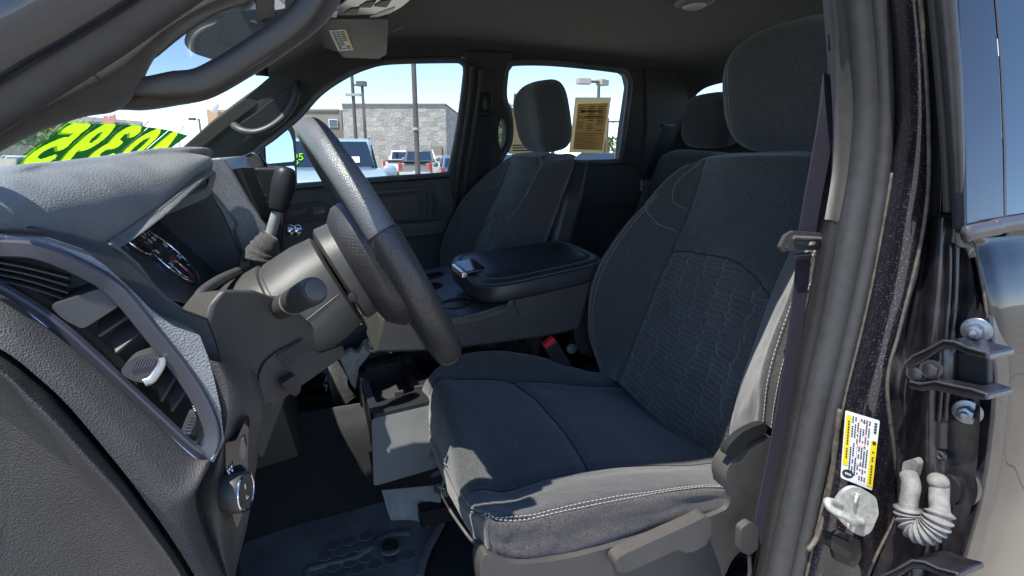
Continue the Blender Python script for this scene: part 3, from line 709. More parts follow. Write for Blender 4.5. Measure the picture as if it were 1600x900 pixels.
# ================================================================== DASHBOARD
da = thing('dashboard', 'grey black leather grained dashboard with stitched hood and tall side air vent', 'dashboard', V(0, -.3, 1.2))
net = [
 [V(-.90,-.55,1.60), V(-.78,-.55,1.61), V(-.66,-.56,1.62), V(-.54,-.56,1.62), V(-.4,-.56,1.62), V(-.28,-.50,1.62)],
 [P(-110,278,-.60), P(0,262,-.52), P(62,256,-.44), P(140,247,-.34), P(225,236,-.26), P(294,236,-.235)],
 [P(-110,290,-.70), P(0,276,-.63), P(66,268,-.55), P(150,257,-.44), P(232,243,-.32), P(312,241,-.24)],
 [P(-110,325,-.81), P(0,318,-.73), P(68,318,-.66), P(150,310,-.55), P(238,280,-.40), P(325,247,-.25)],
 [P(-110,358,-.82), P(0,360,-.755), P(72,368,-.695), P(146,388,-.60), P(236,332,-.45), P(325,264,-.26)],
 [P(-110,368,-.80), P(0,372,-.745), P(76,380,-.69), P(154,400,-.60), P(243,346,-.45), P(322,280,-.258)],
 [V(-.82,-.42,1.54), V(-.76,-.40,1.54), V(-.68,-.36,1.55), V(-.58,-.30,1.57), V(-.45,-.26,1.60), V(-.27,-.24,1.61)],
]
net = [r+[r[-1]+Vector((.010,0,-.016)), r[-1]+Vector((.011,.006,-.032))] for r in net]
Dp = patch(net, 84, 70, lambda u, v: -.0025*groove(v-4.0, .06))
pad = obj('upper_pad', Dp, M_['leather'], da, smooth=0)
S = Mesh(); S.stitch([onpatch(Dp, 0.4+4.5*k/120, 3.93, .0022, False) for k in range(121)], .0034, .0026, .0006)
obj('stitching', S, M_['black'], pad)
# dash top toward the windshield and to the passenger side
net = []
for x in (-.82,-.4,0,.4,.78):
    net.append([V(x,-.95,1.52), V(x,-.75,1.60), V(x,-.5,1.625), V(x,-.25,1.62) if x > -.2 else V(x,-.45,1.615), V(x,-.16,1.58) if x > -.2 else V(x,-.43,1.55), V(x,-.12,1.45) if x > -.2 else V(x,-.42,1.4), V(x,-.2,1.2) if x > -.2 else V(x,-.42,1.2)])
obj('windshield_shelf', patch(net, 40, 30), M_['leather'], da, smooth=0)

D = Mesh(); D.slab([V(-.80,-.60,.98), V(-.80,-.60,1.57), V(-.80,-.46,1.57), V(-.80,-.42,1.42), V(-.80,-.33,1.2), V(-.80,-.33,.98)], Vector((1.60,0,0))); obj('dash_core', D, M_['black'], da)
# surround of the driver side vent
ins = (.0)
def PD_(x, y): return PP(x, y, (-.775, -.14, 1.52), (1, -.22, -.18))
D = Mesh()
sur = [(-70,352),(0,366),(76,378),(142,400),(166,416),(205,452),(240,488),(272,510),(312,524),(326,560),(334,590),(345,640),(350,688),(334,722),(300,716),(240,660),(160,585),(80,520),(0,464),(-70,432)]
vh = [(-70,392),(0,398),(58,402),(118,424),(176,460),(236,530),(282,592),(312,640),(322,676),(312,698),(296,690),(240,636),(165,562),(90,498),(0,446),(-70,415)]
D.slab([PD_(x, y) for x, y in sur], Vector((.05,.02,0)), [[PD_(x, y) for x, y in vh]])
obj('vent_surround', D, M_['leather'], da, bevel=.006, seg=3)
D = Mesh()
ring = curve([PD_(x, y)+Vector((-.004,0,0)) for x, y in [(-70,380),(0,386),(60,391),(122,415),(182,452),(242,523),(292,588),(322,640),(333,680),(322,708),(300,702),(240,648),(160,574),(84,507),(0,454),(-70,424)]], 140, True)
D.tube(ring, (.0035,.0068), closed=True, up=Vector((-1,.2,0)), prof=[(-1,-1),(.5,-1),(1,-.8),(1,.8),(.5,1),(-1,1)])
bz = obj('vent_bezel', D, M_['bezel'], da, smooth=30)
D = Mesh(); cen = sum(ring, Vector())/len(ring)
D.tube([p+Vector((-.0036,0,0))+(p-cen).normalized()*.0055 for p in ring], .0011, 6, closed=True); obj('bright_edge', D, M_['chrome'], bz)
D = Mesh(); D.slab([p+Vector((.05,.0,0)) for p in [PD_(x, y) for x, y in sur]], Vector((.01,0,0))); obj('vent_back', D, M_['black'], da)
D = Mesh()  # bar between the two outlets
bar = [(76,478),(100,470),(170,446),(184,450),(192,468),(186,478),(140,508),(128,514),(100,500)]
D.slab(rounded([PD_(x, y)+Vector((.000,0,0)) for x, y in bar], .005), Vector((.04,.01,0))); obj('vent_bar', D, M_['plastic'], da, bevel=.006, seg=3)
def slat(p0, p1, p2, p3, th=.0022):
    D = Mesh(); q = [PD_(*p0)+Vector((.006,0,0)), PD_(*p1)+Vector((.012,0,0)), PD_(*p2)+Vector((.030,0,0)), PD_(*p3)+Vector((.024,0,0))]
    n = (q[1]-q[0]).cross(q[3]-q[0]).normalized(); D.slab(q, n*th); return D
for pts in (((152,532),(205,498),(190,490),(142,518)), ((180,558),(222,524),(206,512),(160,540)), ((232,608),(262,574),(248,560),(208,588)), ((252,634),(280,588),(268,580),(238,614)), ((268,650),(300,606),(288,596),(258,630))):
    obj('vent_slat', slat(*pts, th=.003), M_['plastic'], da, bevel=.0008)
for k in range(4):
    y0 = 418+k*10
    q = [PD_(-70, y0-12)+Vector((.02,0,0)), PD_(20, y0+4)+Vector((.02,0,0)), PD_(96, y0+22+k*2)+Vector((.02,0,0))]
    D = Mesh(); D.tube(curve(q, 14), (.0012,.008), 6, up=Vector((0,0,1))); obj('vent_slat', D, M_['plastic'], da)
D = Mesh()
kn = [(190,576),(206,556),(238,546),(254,552),(254,566),(240,588),(228,594),(205,588)]
D.slab(rounded([PD_(x, y)+Vector((-.008,0,0)) for x, y in kn], .006), Vector((.018,0,0)))
k_ = obj('vent_knob', D, M_['plastic'], da, bevel=.003, seg=3)
D = Mesh(); ed = [PD_(x, y)+Vector((-.0085,0,0)) for x, y in [(229,593),(241,587),(254,566),(254,554)]]; D.tube(curve(ed, 20), (.0018,.0035), 8, up=Vector((-1,0,0))); obj('chrome_edge', D, M_['steel'], k_)
D = Mesh()
for k in range(9):
    x = 207+k*4.2; D.tube([PD_(x, 573-k*.8)+Vector((-.0092,0,0)), PD_(x+9, 553-k*.3)+Vector((-.0092,0,0))], .0005, 5)
obj('grip_ribs', D, M_['bezel'], k_)
D = Mesh(); c0 = PD_(292,668)+Vector((.004,0,0)); ax_ = (PD_(306,644)-PD_(284,676)).normalized()
th = [(283,672),(296,641),(305,640),(309,652),(303,668),(290,680)]
D.slab(rounded([PD_(x, y)+Vector((-.004,0,0)) for x, y in th], .005), Vector((.012,0,0))); tw = obj('thumb_wheel', D, M_['plastic'], da, bevel=.002)
D = Mesh()
for k in range(6):
    D.tube([PD_(287+k*2.2, 674-k*5.2)+Vector((-.0048,0,0)), PD_(300+k*1.2, 672-k*4.6)+Vector((-.0048,0,0))], .0006, 5)
obj('grip_ribs', D, M_['bezel'], tw)
D = Mesh()
for k in range(3):
    D.tube([PD_(302+k*1.0, 633+k*3.2)+Vector((-.003,0,0)), PD_(308+k*1.0, 633+k*3.2)+Vector((-.003,0,0))], .0005, 5)
obj('vent_symbol', D, M_['white'], da)

# end cover of the dash, two grained bands and the big dark panel
rA = [(-110,425),(0,462),(80,520),(160,586),(240,660),(300,716),(326,726),(304,775),(320,840),(346,895),(375,960)]
rAm = [(-110,455),(0,500),(72,552),(140,612),(212,685),(270,752),(296,772),(288,795),(302,848),(328,902),(350,965)]
rB = [(-110,500),(0,545),(60,590),(105,632),(152,687),(200,746),(232,790),(255,822),(284,866),(308,908),(335,970)]
rB2 = [(-110,504),(0,549),(59,594),(103,636),(150,691),(198,750),(230,794),(253,826),(281,870),(305,911),(331,972)]
rBm = [(-110,520),(0,566),(55,610),(98,652),(143,702),(190,757),(221,799),(246,834),(273,872),(295,911),(320,974)]
rC = [(-110,536),(0,584),(50,630),(92,672),(135,720),(180,767),(212,806),(240,843),(263,874),(284,909),(308,976)]
rD = [(-110,570),(0,618),(40,660),(80,702),(120,748),(160,792),(190,828),(215,862),(236,892),(255,920),(280,980)]
rE = [(-110,700),(0,740),(20,770),(45,800),(75,835),(105,865),(130,890),(155,915),(180,940),(200,965),(230,1000)]
rF = [(-110,1000)]*1
net = [[P(x, y, X) for x, y in R] for R, X in ((rA,-.80),(rAm,-.826),(rB,-.838))]
net.insert(0, [P(x, y, -.77)+Vector((.0,0,0)) for x, y in rA])
obj('end_band', patch(net, 90, 30), M_['grain'], da, smooth=0)
net = [[P(x, y, X) for x, y in R] for R, X in ((rB2,-.822),(rBm,-.852),(rC,-.868))]
net2 = [[P(x, y, X) for x, y in R] for R, X in ((rD,-.842),(rE,-.830))]+[[P(x-30, y+170, -.836) for x, y in rE]]
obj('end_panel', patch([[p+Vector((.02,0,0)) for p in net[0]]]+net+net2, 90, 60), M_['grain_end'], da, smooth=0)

D = Mesh(); D.slab([P(x, y, -.79) for x, y in rA]+[V(-.79,-.20,1.0), V(-.79,-.58,1.0), V(-.79,-.58,1.58)], Vector((.012,0,0))); obj('end_backing', D, M_['black'], da)
# light switch panel and its knob
L0 = [(318,560),(334,612),(344,660),(330,722),(312,765),(310,805),(330,862),(352,915),(372,960)]
L1 = [(342,566),(358,600),(362,640),(352,700),(346,750),(342,800),(348,855),(360,905),(378,960)]
L2 = [(372,570),(386,604),(391,640),(382,690),(378,745),(372,795),(366,850),(366,905),(382,960)]
L3 = [(396,578),(409,612),(413,645),(404,700),(396,755),(388,808),(377,858),(368,906),(384,960)]
net = [[P(x, y, X) for x, y in R] for R, X in ((L0,-.76),(L1,-.765),(L2,-.735),(L3,-.70))]
net = [[p+Vector((.03,.03,0)) for p in net[0]]]+net+[[P(x-2, y, -.62) for x, y in L3]]
obj('switch_panel', patch(net, 70, 50), M_['grain'], da, smooth=0)
D = Mesh(); pan = [(352,690),(368,690),(382,660),(389,668),(388,700),(386,760),(380,800),(370,830),(362,800),(353,760)]
D.slab(rounded([P(x, y, -.770) for x, y in pan], .008), Vector((.02,0,0))); obj('switch_plate', D, M_['gloss_black'], da, bevel=.002)
D = Mesh(); a = P(354,770,-.772); b = a+V(-.007,.021,.001); pts = [a+(b-a)*t for t in (0,.1,.8,.86,.9,1)]
rows = []
u_ = (b-a).normalized(); e1 = Vector((0,0,1)); e1 = (e1-u_*e1.dot(u_)).normalized(); e2 = u_.cross(e1)
for t, r in ((0,.0185),(.1,.0195),(.78,.0195),(.82,.0185)):
    rows.append([a+(b-a)*t+(e1*math.cos(q)+e2*math.sin(q))*(r+(.0005 if k % 2 else 0)) for k, q in enumerate([2*math.pi*k/120 for k in range(120)])])
D.grid(rows, cu=True); D.ngon(rows[-1]); kn = obj('light_knob', D, M_['plastic'], da, smooth=60)
D = Mesh(); D.tube([a+(b-a)*.84+(e1*math.cos(q)+e2*math.sin(q))*.0178 for q in [2*math.pi*k/48 for k in range(48)]], .0014, 8, closed=True); obj('chrome_ring', D, M_['chrome'], kn)
D = Mesh(); D.cyl(a+(b-a)*.8, a+(b-a)*.86, .0172, n=32); obj('knob_face', D, M_['gloss_black'], kn)
D = Mesh(); ce = a+(b-a)*.87
D.box(ce+e1*.006+e2*.001, e1*.0025, e2*.0008, u_*.0003); D.box(ce-e1*.007, e1*.0006, e2*.002, u_*.0003); D.box(ce-e1*.005+e2*.002, e1*.002, e2*.0006, u_*.0003); obj('knob_marks', D, M_['white'], kn)
D = Mesh(); c0 = P(377,704,-.772); D.slab(rounded([P(x, y, -.776) for x, y in [(373,712),(376,690),(381,686),(385,700),(383,716),(377,722)]], .004), Vector((.01,0,0))); obj('dimmer_wheel', D, M_['bezel'], da, bevel=.002)
D = Mesh()
for k, (x, y) in enumerate([(356,736),(359,733),(362,729),(358,739),(363,735)]):
    c = P(x, y, -.774); D.box(c, Vector((.0003,0,0)), Vector((0,.0006,0)), V(0,0,.0013))
obj('switch_marks', D, M_['white'], da)

# strip around the instrument recess and inner filler
path = curve([P(x, y, X) for x, y, X in [(136,392,-.64),(165,414,-.635),(203,450,-.63),(235,486,-.62),(268,508,-.61),(302,521,-.59),(315,514,-.57),(310,486,-.54),(313,460,-.51),(342,438,-.46),(372,424,-.38)]], 80)
D = Mesh(); D.tube(path, [(.010 if k < 52 else .007) for k in range(81)], 12); obj('cluster_edge', D, M_['plastic_fine'], da, smooth=0)
net = [[P(x, y, X) for x, y, X in R] for R in (
  [(136,392,-.64),(165,414,-.635),(203,450,-.63),(235,486,-.62),(268,508,-.61),(302,521,-.59)],
  [(150,396,-.62),(180,420,-.61),(222,455,-.60),(252,482,-.59),(280,494,-.57),(308,500,-.55)],
  [(160,396,-.56),(196,418,-.55),(240,450,-.53),(268,470,-.51),(290,474,-.50),(310,474,-.48)])]
obj('cluster_surround', patch(net, 30, 16), M_['plastic'], da, smooth=0)
# lower knee panel, pocket and release handle
kp = [(312,530),(322,506),(330,478),(350,452),(400,452),(450,470),(500,515),(538,543),(536,556),(486,592),(430,632),(412,640),(398,606),(392,590),(345,580),(325,575)]
D = Mesh(); D.slab([PP(x, y, (-.565,-.06,1.42), (.75,-.62,.1)) for x, y in kp], Vector((.04,.04,-.01))); obj('knee_panel', D, M_['plastic_fine'], da, bevel=.008, seg=3)
def PK(x, y, o=0): return PP(x, y, (-.565-o,-.06-o*.0,1.42), (.75,-.62,.1))
D = Mesh(); D.slab(rounded([PK(x, y, .006) for x, y in [(404,590),(412,568),(430,552),(474,529),(488,546),(500,552),(536,540),(538,556),(486,592),(430,632),(412,626)]], .005), Vector((.012,.006,0))); obj('lower_lip', D, M_['plastic_fine'], da, bevel=.005, seg=3)
D = Mesh(); D.slab(rounded([PK(x, y, .009) for x, y in [(431,556),(472,532),(486,547),(446,573)]], .003), Vector((.006,.002,0))); obj('blank_cover', D, M_['plastic'], da, bevel=.0015)
D = Mesh(); D.slab(rounded([PK(x, y, .030) for x, y in [(440,600),(456,590),(462,586),(470,597),(470,612),(462,620),(452,614)]], .004), Vector((.03,.01,0))); rh = obj('brake_release', D, M_['plastic'], da, bevel=.003)
D = Mesh(); D.slab([PP(x, y, (-.50,-.03,1.30), (.8,-.5,.1)) for x, y in [(398,615),(430,622),(452,604),(440,640),(425,680),(412,716),(404,716),(400,680)]], Vector((.03,0,0))); obj('kick_bracket', D, M_['plastic'], da, bevel=.004)
# wall of the dash below the shelf behind everything
D = Mesh(); D.slab([P(x, y, -.30) for x, y in [(300,440),(400,420),(470,470),(470,560),(430,610),(300,600)]], Vector((.06,-.02,0))); obj('inner_structure', D, M_['black'], da)

# ---------------- instrument cluster
ic = thing('instrument_cluster', 'dark instrument cluster with chrome ringed dials and red speed lines', 'gauges', V(-.41,-.2,1.55))
tq = (0, .62, -.785); nq = (0, .785, .62); q0 = P(252,398,-.405); q0 = (q0.x, -q0.y, q0.z)
def PC(x, y, o=0): return PP(x, y, (q0[0], q0[1]+nq[1]*o, q0[2]+nq[2]*o), nq)
D = Mesh(); D.slab([PC(x, y) for x, y in [(158,402),(200,352),(250,318),(290,300),(330,400),(345,440),(310,452),(296,476),(240,462)]], V(0,-nq[1]*.01,-nq[2]*.01)); obj('face', D, M_['gauge'], ic)
def gring(cx, cy, R, w, nm='gauge_ring', a0=0, a1=360, m='chrome', o=.003):
    c = PC(cx, cy, o); e1 = Vector((1,0,0)); e2 = V(*tq)*-1
    n = 60; pts = [c+(e1*math.cos(math.radians(a0+(a1-a0)*k/n))+e2*math.sin(math.radians(a0+(a1-a0)*k/n)))*R for k in range(n+1)]
    D = Mesh(); D.tube(pts if a1-a0 < 360 else pts[:-1], w, 8, closed=(a1-a0 >= 360)); return obj(nm, D, M_[m], ic), c, e1, e2
cR = (PC(232,362)-PC(300,440)).length/2
_, c, e1, e2 = gring(266,401, cR, .0012)
D = Mesh()
nn_ = V(*nq)
for k in range(13):
    a = math.radians(215-250*k/12); d_ = e1*math.cos(a)+e2*math.sin(a); D.box(c+d_*cR*.86, d_*cR*.06, d_.cross(nn_)*.0007, nn_*.0003)
for k, s in enumerate(('20','40','60','80','100','120')):
    a = math.radians(195-210*k/5); d_ = e1*math.cos(a)+e2*math.sin(a); text_on(D, s, .011, c+d_*cR*.66+nn_*.0006, e1, e2, .0002)
obj('dial_marks', D, M_['white'], ic)
D = Mesh()
for k in (-1, 1): D.box(c-e2*cR*.42+e1*(.004*k)+nn_*.001, e2*cR*.42, e1*.0007, nn_*.0003)
obj('red_lines', D, M_['redmark'], ic)
sR = cR*.36
_, c2, _, _ = gring(282,420, sR, .0009)
D = Mesh()
for k in range(7):
    a = math.radians(200-220*k/6); d_ = e1*math.cos(a)+e2*math.sin(a); D.box(c2+d_*sR*.8, d_*sR*.1, d_.cross(nn_)*.0005, nn_*.0003)
obj('dial_marks', D, M_['white'], ic)
D = Mesh(); D.box(c2+e1*.003+nn_*.001, e1*.006+e2*.003, e2.cross(nn_)*.0006, nn_*.0003); obj('needle', D, M_['redmark'], ic)
_, c3, _, _ = gring(208,372, cR*.55, .0012, a0=60, a1=330)
D = Mesh()
for k in range(6):
    a = math.radians(200-190*k/5); d_ = e1*math.cos(a)+e2*math.sin(a); D.box(c3+d_*cR*.4, d_*cR*.06, d_.cross(nn_)*.0006, nn_*.0003)
obj('dial_marks', D, M_['white'], ic)
# walls of the recess
D = Mesh(); D.slab([P(x, y, -.245) for x, y in [(322,272),(328,300),(350,338),(377,398),(373,420),(346,438),(322,442),(285,420),(240,420),(212,350),(250,318),(290,290)]], Vector((.012,0,0))); obj('side_wall', D, M_['plastic'], ic, bevel=.004)
D = Mesh(); D.slab([P(x, y, -.62) for x, y in [(150,396),(172,378),(215,415),(245,455),(230,470),(196,440)]], Vector((.012,0,0))); obj('side_wall', D, M_['plastic'], ic, bevel=.003)
D = Mesh(); D.slab([PP(x, y, (-.4,-.10,1.47), (0,.5,1)) for x, y in [(240,462),(300,440),(345,436),(340,470),(312,500),(290,500),(262,485)]], V(0,0,-.01)); obj('lower_shelf', D, M_['black'], ic)

# ---------------- centre stack
cs = thing('center_stack', 'grey edged center dash stack with black air vents and buttons', 'dash panel', V(0,-.1,1.5))
D = Mesh(); out = [(318,248),(350,246),(362,264),(392,316),(421,356),(414,372),(406,394),(382,414),(374,392),(360,352),(338,318),(324,292)]
D.slab([P(x, y, -.205) for x, y in out], Vector((.045,0,0))); obj('side_frame', D, M_['stack_grey'], cs, bevel=.007, seg=3)
D = Mesh(); out = [(306,292),(328,296),(352,326),(369,350),(366,362),(354,362),(342,340),(318,318)]
D.slab([P(x, y, -.235) for x, y in out], Vector((.03,0,0))); obj('pad_edge', D, M_['leather'], cs, bevel=.006, seg=3)
D = Mesh(); D.slab([P(326,247,-.2), P(352,248,-.19), P(364,266,-.18), P(398,262,-.03), P(384,243,-.03)], V(0,0,-.02)); obj('top_cover', D, M_['stack_grey'], cs, bevel=.004)
D = Mesh(); out = [(361,268),(396,262),(426,338),(420,352)]
D.slab([PP(x, y, (-.16,-.06,1.62), (.35,.85,.3)) for x, y in out], V(0,-.02,0)); obj('vent_panel', D, M_['black'], cs)
for k in range(7):
    y = 276+k*10.5; x = 368+k*8.0
    D = Mesh(); D.tube([PP(x, y, (-.16,-.044,1.62), (.35,.85,.3)), PP(x+21, y-3, (-.16,-.044,1.62), (.35,.85,.3))], (.0016,.006), 6, up=V(0,0,1)); obj('vent_slat', D, M_['bezel'], cs)
D = Mesh(); D.slab([P(x, y, -.06) for x, y in [(396,262),(424,335),(428,370),(408,400),(440,402),(446,330),(432,262)]], Vector((.3,.0,0))); obj('stack_body', D, M_['black'], cs, bevel=.005)
D = Mesh(); D.slab([V(-.19,-.42,1.52), V(-.19,-.13,1.50), V(-.19,-.05,1.25), V(-.19,-.02,1.08), V(-.19,-.42,1.02)], Vector((.40,0,0))); obj('lower_stack', D, M_['black'], cs, bevel=.01)
D = Mesh()
for x in (452, 463): D.cyl(P(x,362,.02), P(x+2,358,-.02), .010, n=20, bev=.003)
obj('chrome_buttons', D, M_['chrome'], cs)
ts = thing('touchscreen', 'thin upright glossy touchscreen tablet with silver edge beside the center vents', 'touchscreen', V(.03,-.05,1.6))
D = Mesh(); out = [(388,246),(398,241),(408,256),(433,322),(434,350),(424,352),(404,290)]
D.slab([PP(x, y, (0,-.03,1.62), (.75,.6,.2)) for x, y in out], Vector((.01,-.012,0))); obj('screen_glass', D, M_['gloss_black'], ts, bevel=.002)
D = Mesh(); D.tube(curve([PP(x, y, (-.002,-.03,1.62), (.75,.6,.2)) for x, y in [(374,248),(388,242),(398,240),(409,256),(420,286),(433,322),(435,346)]], 50), (.0022,.0045), 8); obj('silver_edge', D, M_['bezel'], ts)

# ================================================================== PILLARS AND GLASS AT THE FRONT
ap = thing('driver_windshield_pillar', 'woven fabric covered windshield pillar crossing the upper left corner close to the camera', 'pillar', V(-.7,-.1,1.6))
def PA(x, y, o=0.0): return PP(x, y, (-.70-o, -.12, 1.70), (1, -.10, .28))
# bulging sweep of woven fabric from seal edge to the glass edge
e0 = [(-150,300),(-40,212),(0,187),(60,150),(120,112),(164,86),(208,58),(255,28),(300,0),(380,-48),(460,-96)]
e1_ = [(-150,310),(-40,236),(0,210),(66,176),(130,146),(178,124),(212,96),(250,58),(300,24),(370,-10),(470,-74)]
e2_ = [(-150,322),(-40,262),(0,236),(62,204),(130,181),(182,170),(214,140),(246,84),(302,34),(376,2),(480,-60)]
net = [[PA(x, y, -.02) for x, y in e0], [PA(x, y, .012) for x, y in e0], [PA(x, y, .022) for x, y in e1_], [PA(x, y, .004) for x, y in e2_], [PA(x, y, -.03) for x, y in e2_]]
obj('fabric_trim', patch(net, 70, 40), M_['weave'], ap, smooth=0)
# fabric fillet below the grab handle
g0 = [(60,204),(120,182),(180,156),(220,146),(270,142),(318,138),(376,102),(430,62),(468,28),(496,-12),(520,-62)]
g1 = [(60,203),(120,184),(180,172),(225,172),(275,165),(332,153),(398,116),(455,78),(500,44),(528,8),(552,-56)]
gm = [(60,203.5),(120,183),(180,166),(222,163),(272,159),(327,153),(392,115),(448,76),(490,41),(518,2),(541,-58)]
net = [[PA(x, y, -.035) for x, y in g0], [PA(x, y, -.012) for x, y in g0], [PA(x, y, -.008) for x, y in gm], [PA(x, y, -.018) for x, y in g1], [PA(x, y, -.05) for x, y in g1]]
obj('lower_fabric_trim', patch(net, 60, 24), M_['weave'], ap, smooth=0)
D = Mesh(); D.tube([PA(112,94,.024), PA(142,114,.025), PA(185,140,.012), PA(205,150,-.004)], .0008, 6); obj('trim_seam', D, M_['black'], ap)
gh = thing('grab_handle', 'large dark molded grab handle on the near windshield pillar with open loop', 'grab handle', V(-.66,-.05,1.72))
hp = [(186,128,-.012),(196,133,-.006),(232,136,.004),(272,132,.006),(312,127,.006),(352,107,.006),(400,76,.006),(440,49,.006),(470,23,.004),(490,-8,0),(504,-50,0)]
D = Mesh(); pts = curve([PA(x, y, o) for x, y, o in hp], 70)
rad = [(.004+.0065*min(1, k/22), .0035+.0078*min(1, (k/22)**.8)) for k in range(71)]
D.tube(pts, rad, 22, up=Vector((-1, 0, 0)), prof=[(math.copysign(abs(math.cos(2*math.pi*k/28))**.75, math.cos(2*math.pi*k/28)), math.copysign(abs(math.sin(2*math.pi*k/28))**.75, math.sin(2*math.pi*k/28))) for k in range(28)])
obj('handle_bar', D, M_['plastic'], gh, smooth=0)
D = Mesh(); pts = curve([PA(x, y, .0) for x, y in [(183,127),(210,104),(240,84),(272,58),(302,36),(340,14),(376,2),(420,-20)]], 40); D.tube(pts, .0035, 8); obj('handle_lip', D, M_['plastic'], gh)

ds = thing('door_opening_seal', 'thick black rubber door seal along the front of the driver door opening', 'door seal', V(-.78,-.1,1.6))
D = Mesh(); c_ = [(-150,236),(-40,166),(0,141),(60,103),(150,46),(215,2),(300,-56),(400,-126)]
D.tube(curve([PA(x, y, .045) for x, y in c_], 60), (.018,.0235), 18, up=Vector((-1,0,0))); obj('bulb', D, M_['rubber'], ds, smooth=0)
D = Mesh(); c_ = [(-150,190),(-40,118),(0,93),(60,58),(150,4),(200,-26),(300,-90)]
D.tube(curve([PA(x, y, .066) for x, y in c_], 60), (.004,.007), 10, up=Vector((-1,0,0))); obj('lip', D, M_['rubber'], ds, smooth=0)
D = Mesh(); c_ = [(-150,130),(-40,62),(0,38),(60,5),(150,-50),(300,-150)]
fs = thing('front_door_frame', 'dark navy painted edge of the driver door opening in the top left corner', 'door frame', V(-.8,-.1,1.7))
D.tube(curve([PA(x, y, .060) for x, y in c_], 60), (.018,.030), 18, up=Vector((-1,0,0))); obj('painted_frame', D, M_['navy'], fs, smooth=0)

# windshield
WB, WT = (-.80, 1.60), (.03, 1.99)       # (r, z) of the lower and the upper edge
wn = (0, -(WT[1]-WB[1]), (WT[0]-WB[0])); wl = math.hypot(wn[1], wn[2]); wn = (0, wn[1]/wl, wn[2]/wl)
def PW(x, y, o=0.0): return PP(x, y, (0, WB[0]+wn[1]*o, WB[1]+wn[2]*o), wn)
ws = Mesh(); rows = []
for i in range(13):
    t = i/12; rows.append([V(x*(1-.10*t), WB[0]+(WT[0]-WB[0])*t, WB[1]+(WT[1]-WB[1])*t) for x in [-.82+1.64*k/16 for k in range(17)]])
ws.grid(rows); o = obj('windshield', ws, M_['glass'], None, smooth=0); tag(o, 'clear sloping windshield above the dashboard carrying the price stickers', 'windshield')

# price stickers, read from outside, so reversed in here
DIG = {'5': [[(.78,.90),(.30,.90),(.26,.90)], [(.30,.92),(.24,.52)], [(.22,.50),(.50,.62),(.78,.44),(.76,.18),(.46,.08),(.18,.18)]],
       '9': [[(.74,.66),(.66,.90),(.40,.92),(.24,.72),(.34,.50),(.60,.50),(.76,.70)], [(.77,.76),(.74,.40),(.62,.08)]],
       '3': [[(.24,.84),(.46,.94),(.72,.84),(.66,.60),(.44,.53)], [(.44,.53),(.74,.46),(.78,.20),(.48,.07),(.20,.18)]],
       '0': [[(.50,.92),(.26,.74),(.24,.30),(.48,.08),(.74,.28),(.76,.70),(.50,.92)]],
       '4': [[(.66,.06),(.68,.94)], [(.66,.92),(.22,.36)], [(.16,.33),(.88,.33)]],
       '8': [[(.50,.92),(.28,.82),(.34,.60),(.50,.52),(.72,.36),(.68,.14),(.48,.07),(.26,.16),(.26,.38),(.50,.52),(.70,.66),(.70,.84),(.50,.92)]]}
# top and bottom corner points of the five panels, left to right as seen from the cabin
tops = [PW(104,191), PW(149,192), PW(192,193), PW(231,197), PW(263,202), PW(294,211)]
bots = [PW(18,259), PW(76,256), PW(124,253), PW(170,252), PW(206,251), PW(240,250)]
names = 'five nine three zero four'.split()
pos = ['leftmost in view', 'between the five and the three', 'in the middle of the row', 'second from the right', 'half hidden behind the dash hood at the right end']
for i, (dg, nm, ps) in enumerate(zip('59304', names, pos)):
    a, b, c, d = tops[i], tops[i+1], bots[i+1], bots[i]
    g = .012
    def to3(x, y, h, a=a, b=b, c=c, d=d):
        xm = 1-x
        t = a.lerp(b, xm); u = d.lerp(c, xm); return u.lerp(t, y)+V(0, wn[1]*h, wn[2]*h)*-1
    st_ = thing('price_sticker', 'lime sticker with a reversed %s, %s' % (nm, ps), 'price sticker', (a+b+c+d)/4, 'price digits on the windshield')
    NX, NY = 44, 56
    segs = []
    for q_ in DIG[dg]: segs.append([(p.x, p.y) for p in curve([Vector((u, v, 0)) for u, v in q_], 26)])
    def near(x, y): return min((((x-u)*.8)**2+((y-v)*1.0)**2) for sg in segs for u, v in sg)**.5
    kind = [[0]*NX for _ in range(NY)]
    for jy in range(NY):
        for ix in range(NX):
            x, y = (ix+.5)/NX, (jy+.5)/NY
            kind[jy][ix] = 2 if near(x, y) < .102 else (1 if near(x-.055, y+.035) < .100 else 0)
    for kd, pn, mt in ((0, 'backing', 'green'), (1, 'digit_shadow', 'olive'), (2, 'digit', 'lime')):
        D = Mesh()
        for jy in range(NY):
            for ix in range(NX):
                if kind[jy][ix] == kd:
                    x0, x1, y0, y1 = .015+.97*ix/NX, .015+.97*(ix+1)/NX, jy/NY, (jy+1)/NY
                    D.ngon([to3(x0, y0, .003), to3(x1, y0, .003), to3(x1, y1, .003), to3(x0, y1, .003)])
        obj(pn, D, M_[mt], st_, smooth=0)

# rear view mirror seen through the loop of the handle
rm = thing('rear_view_mirror', 'black rear view mirror housing seen through the loop of the near grab handle', 'rear view mirror', P(350,50,0))
D = Mesh(); out = [(288,62),(300,36),(330,14),(366,4),(398,2),(412,10),(412,40),(400,60),(372,82),(340,92),(310,86),(294,76)]
D.slab(curve([PP(x, y, (.0,.0,1.9), (.8,.55,.1)) for x, y in out], 60, True), Vector((.05,-.02,0))); obj('housing', D, M_['black'], rm, bevel=.012, seg=4)
D = Mesh(); D.slab([PP(x, y, (-.02,.0,1.9), (.8,.55,.1)) for x, y in [(330,66),(362,72),(350,88),(330,90)]], Vector((.01,0,0))); obj('sensor_grille', D, M_['black'], rm)
D = Mesh(); D.tube([P(398,40,.02), P(416,20,.04), P(425,-6,.05)], .012, 12); obj('stem', D, M_['greyplastic'], rm)
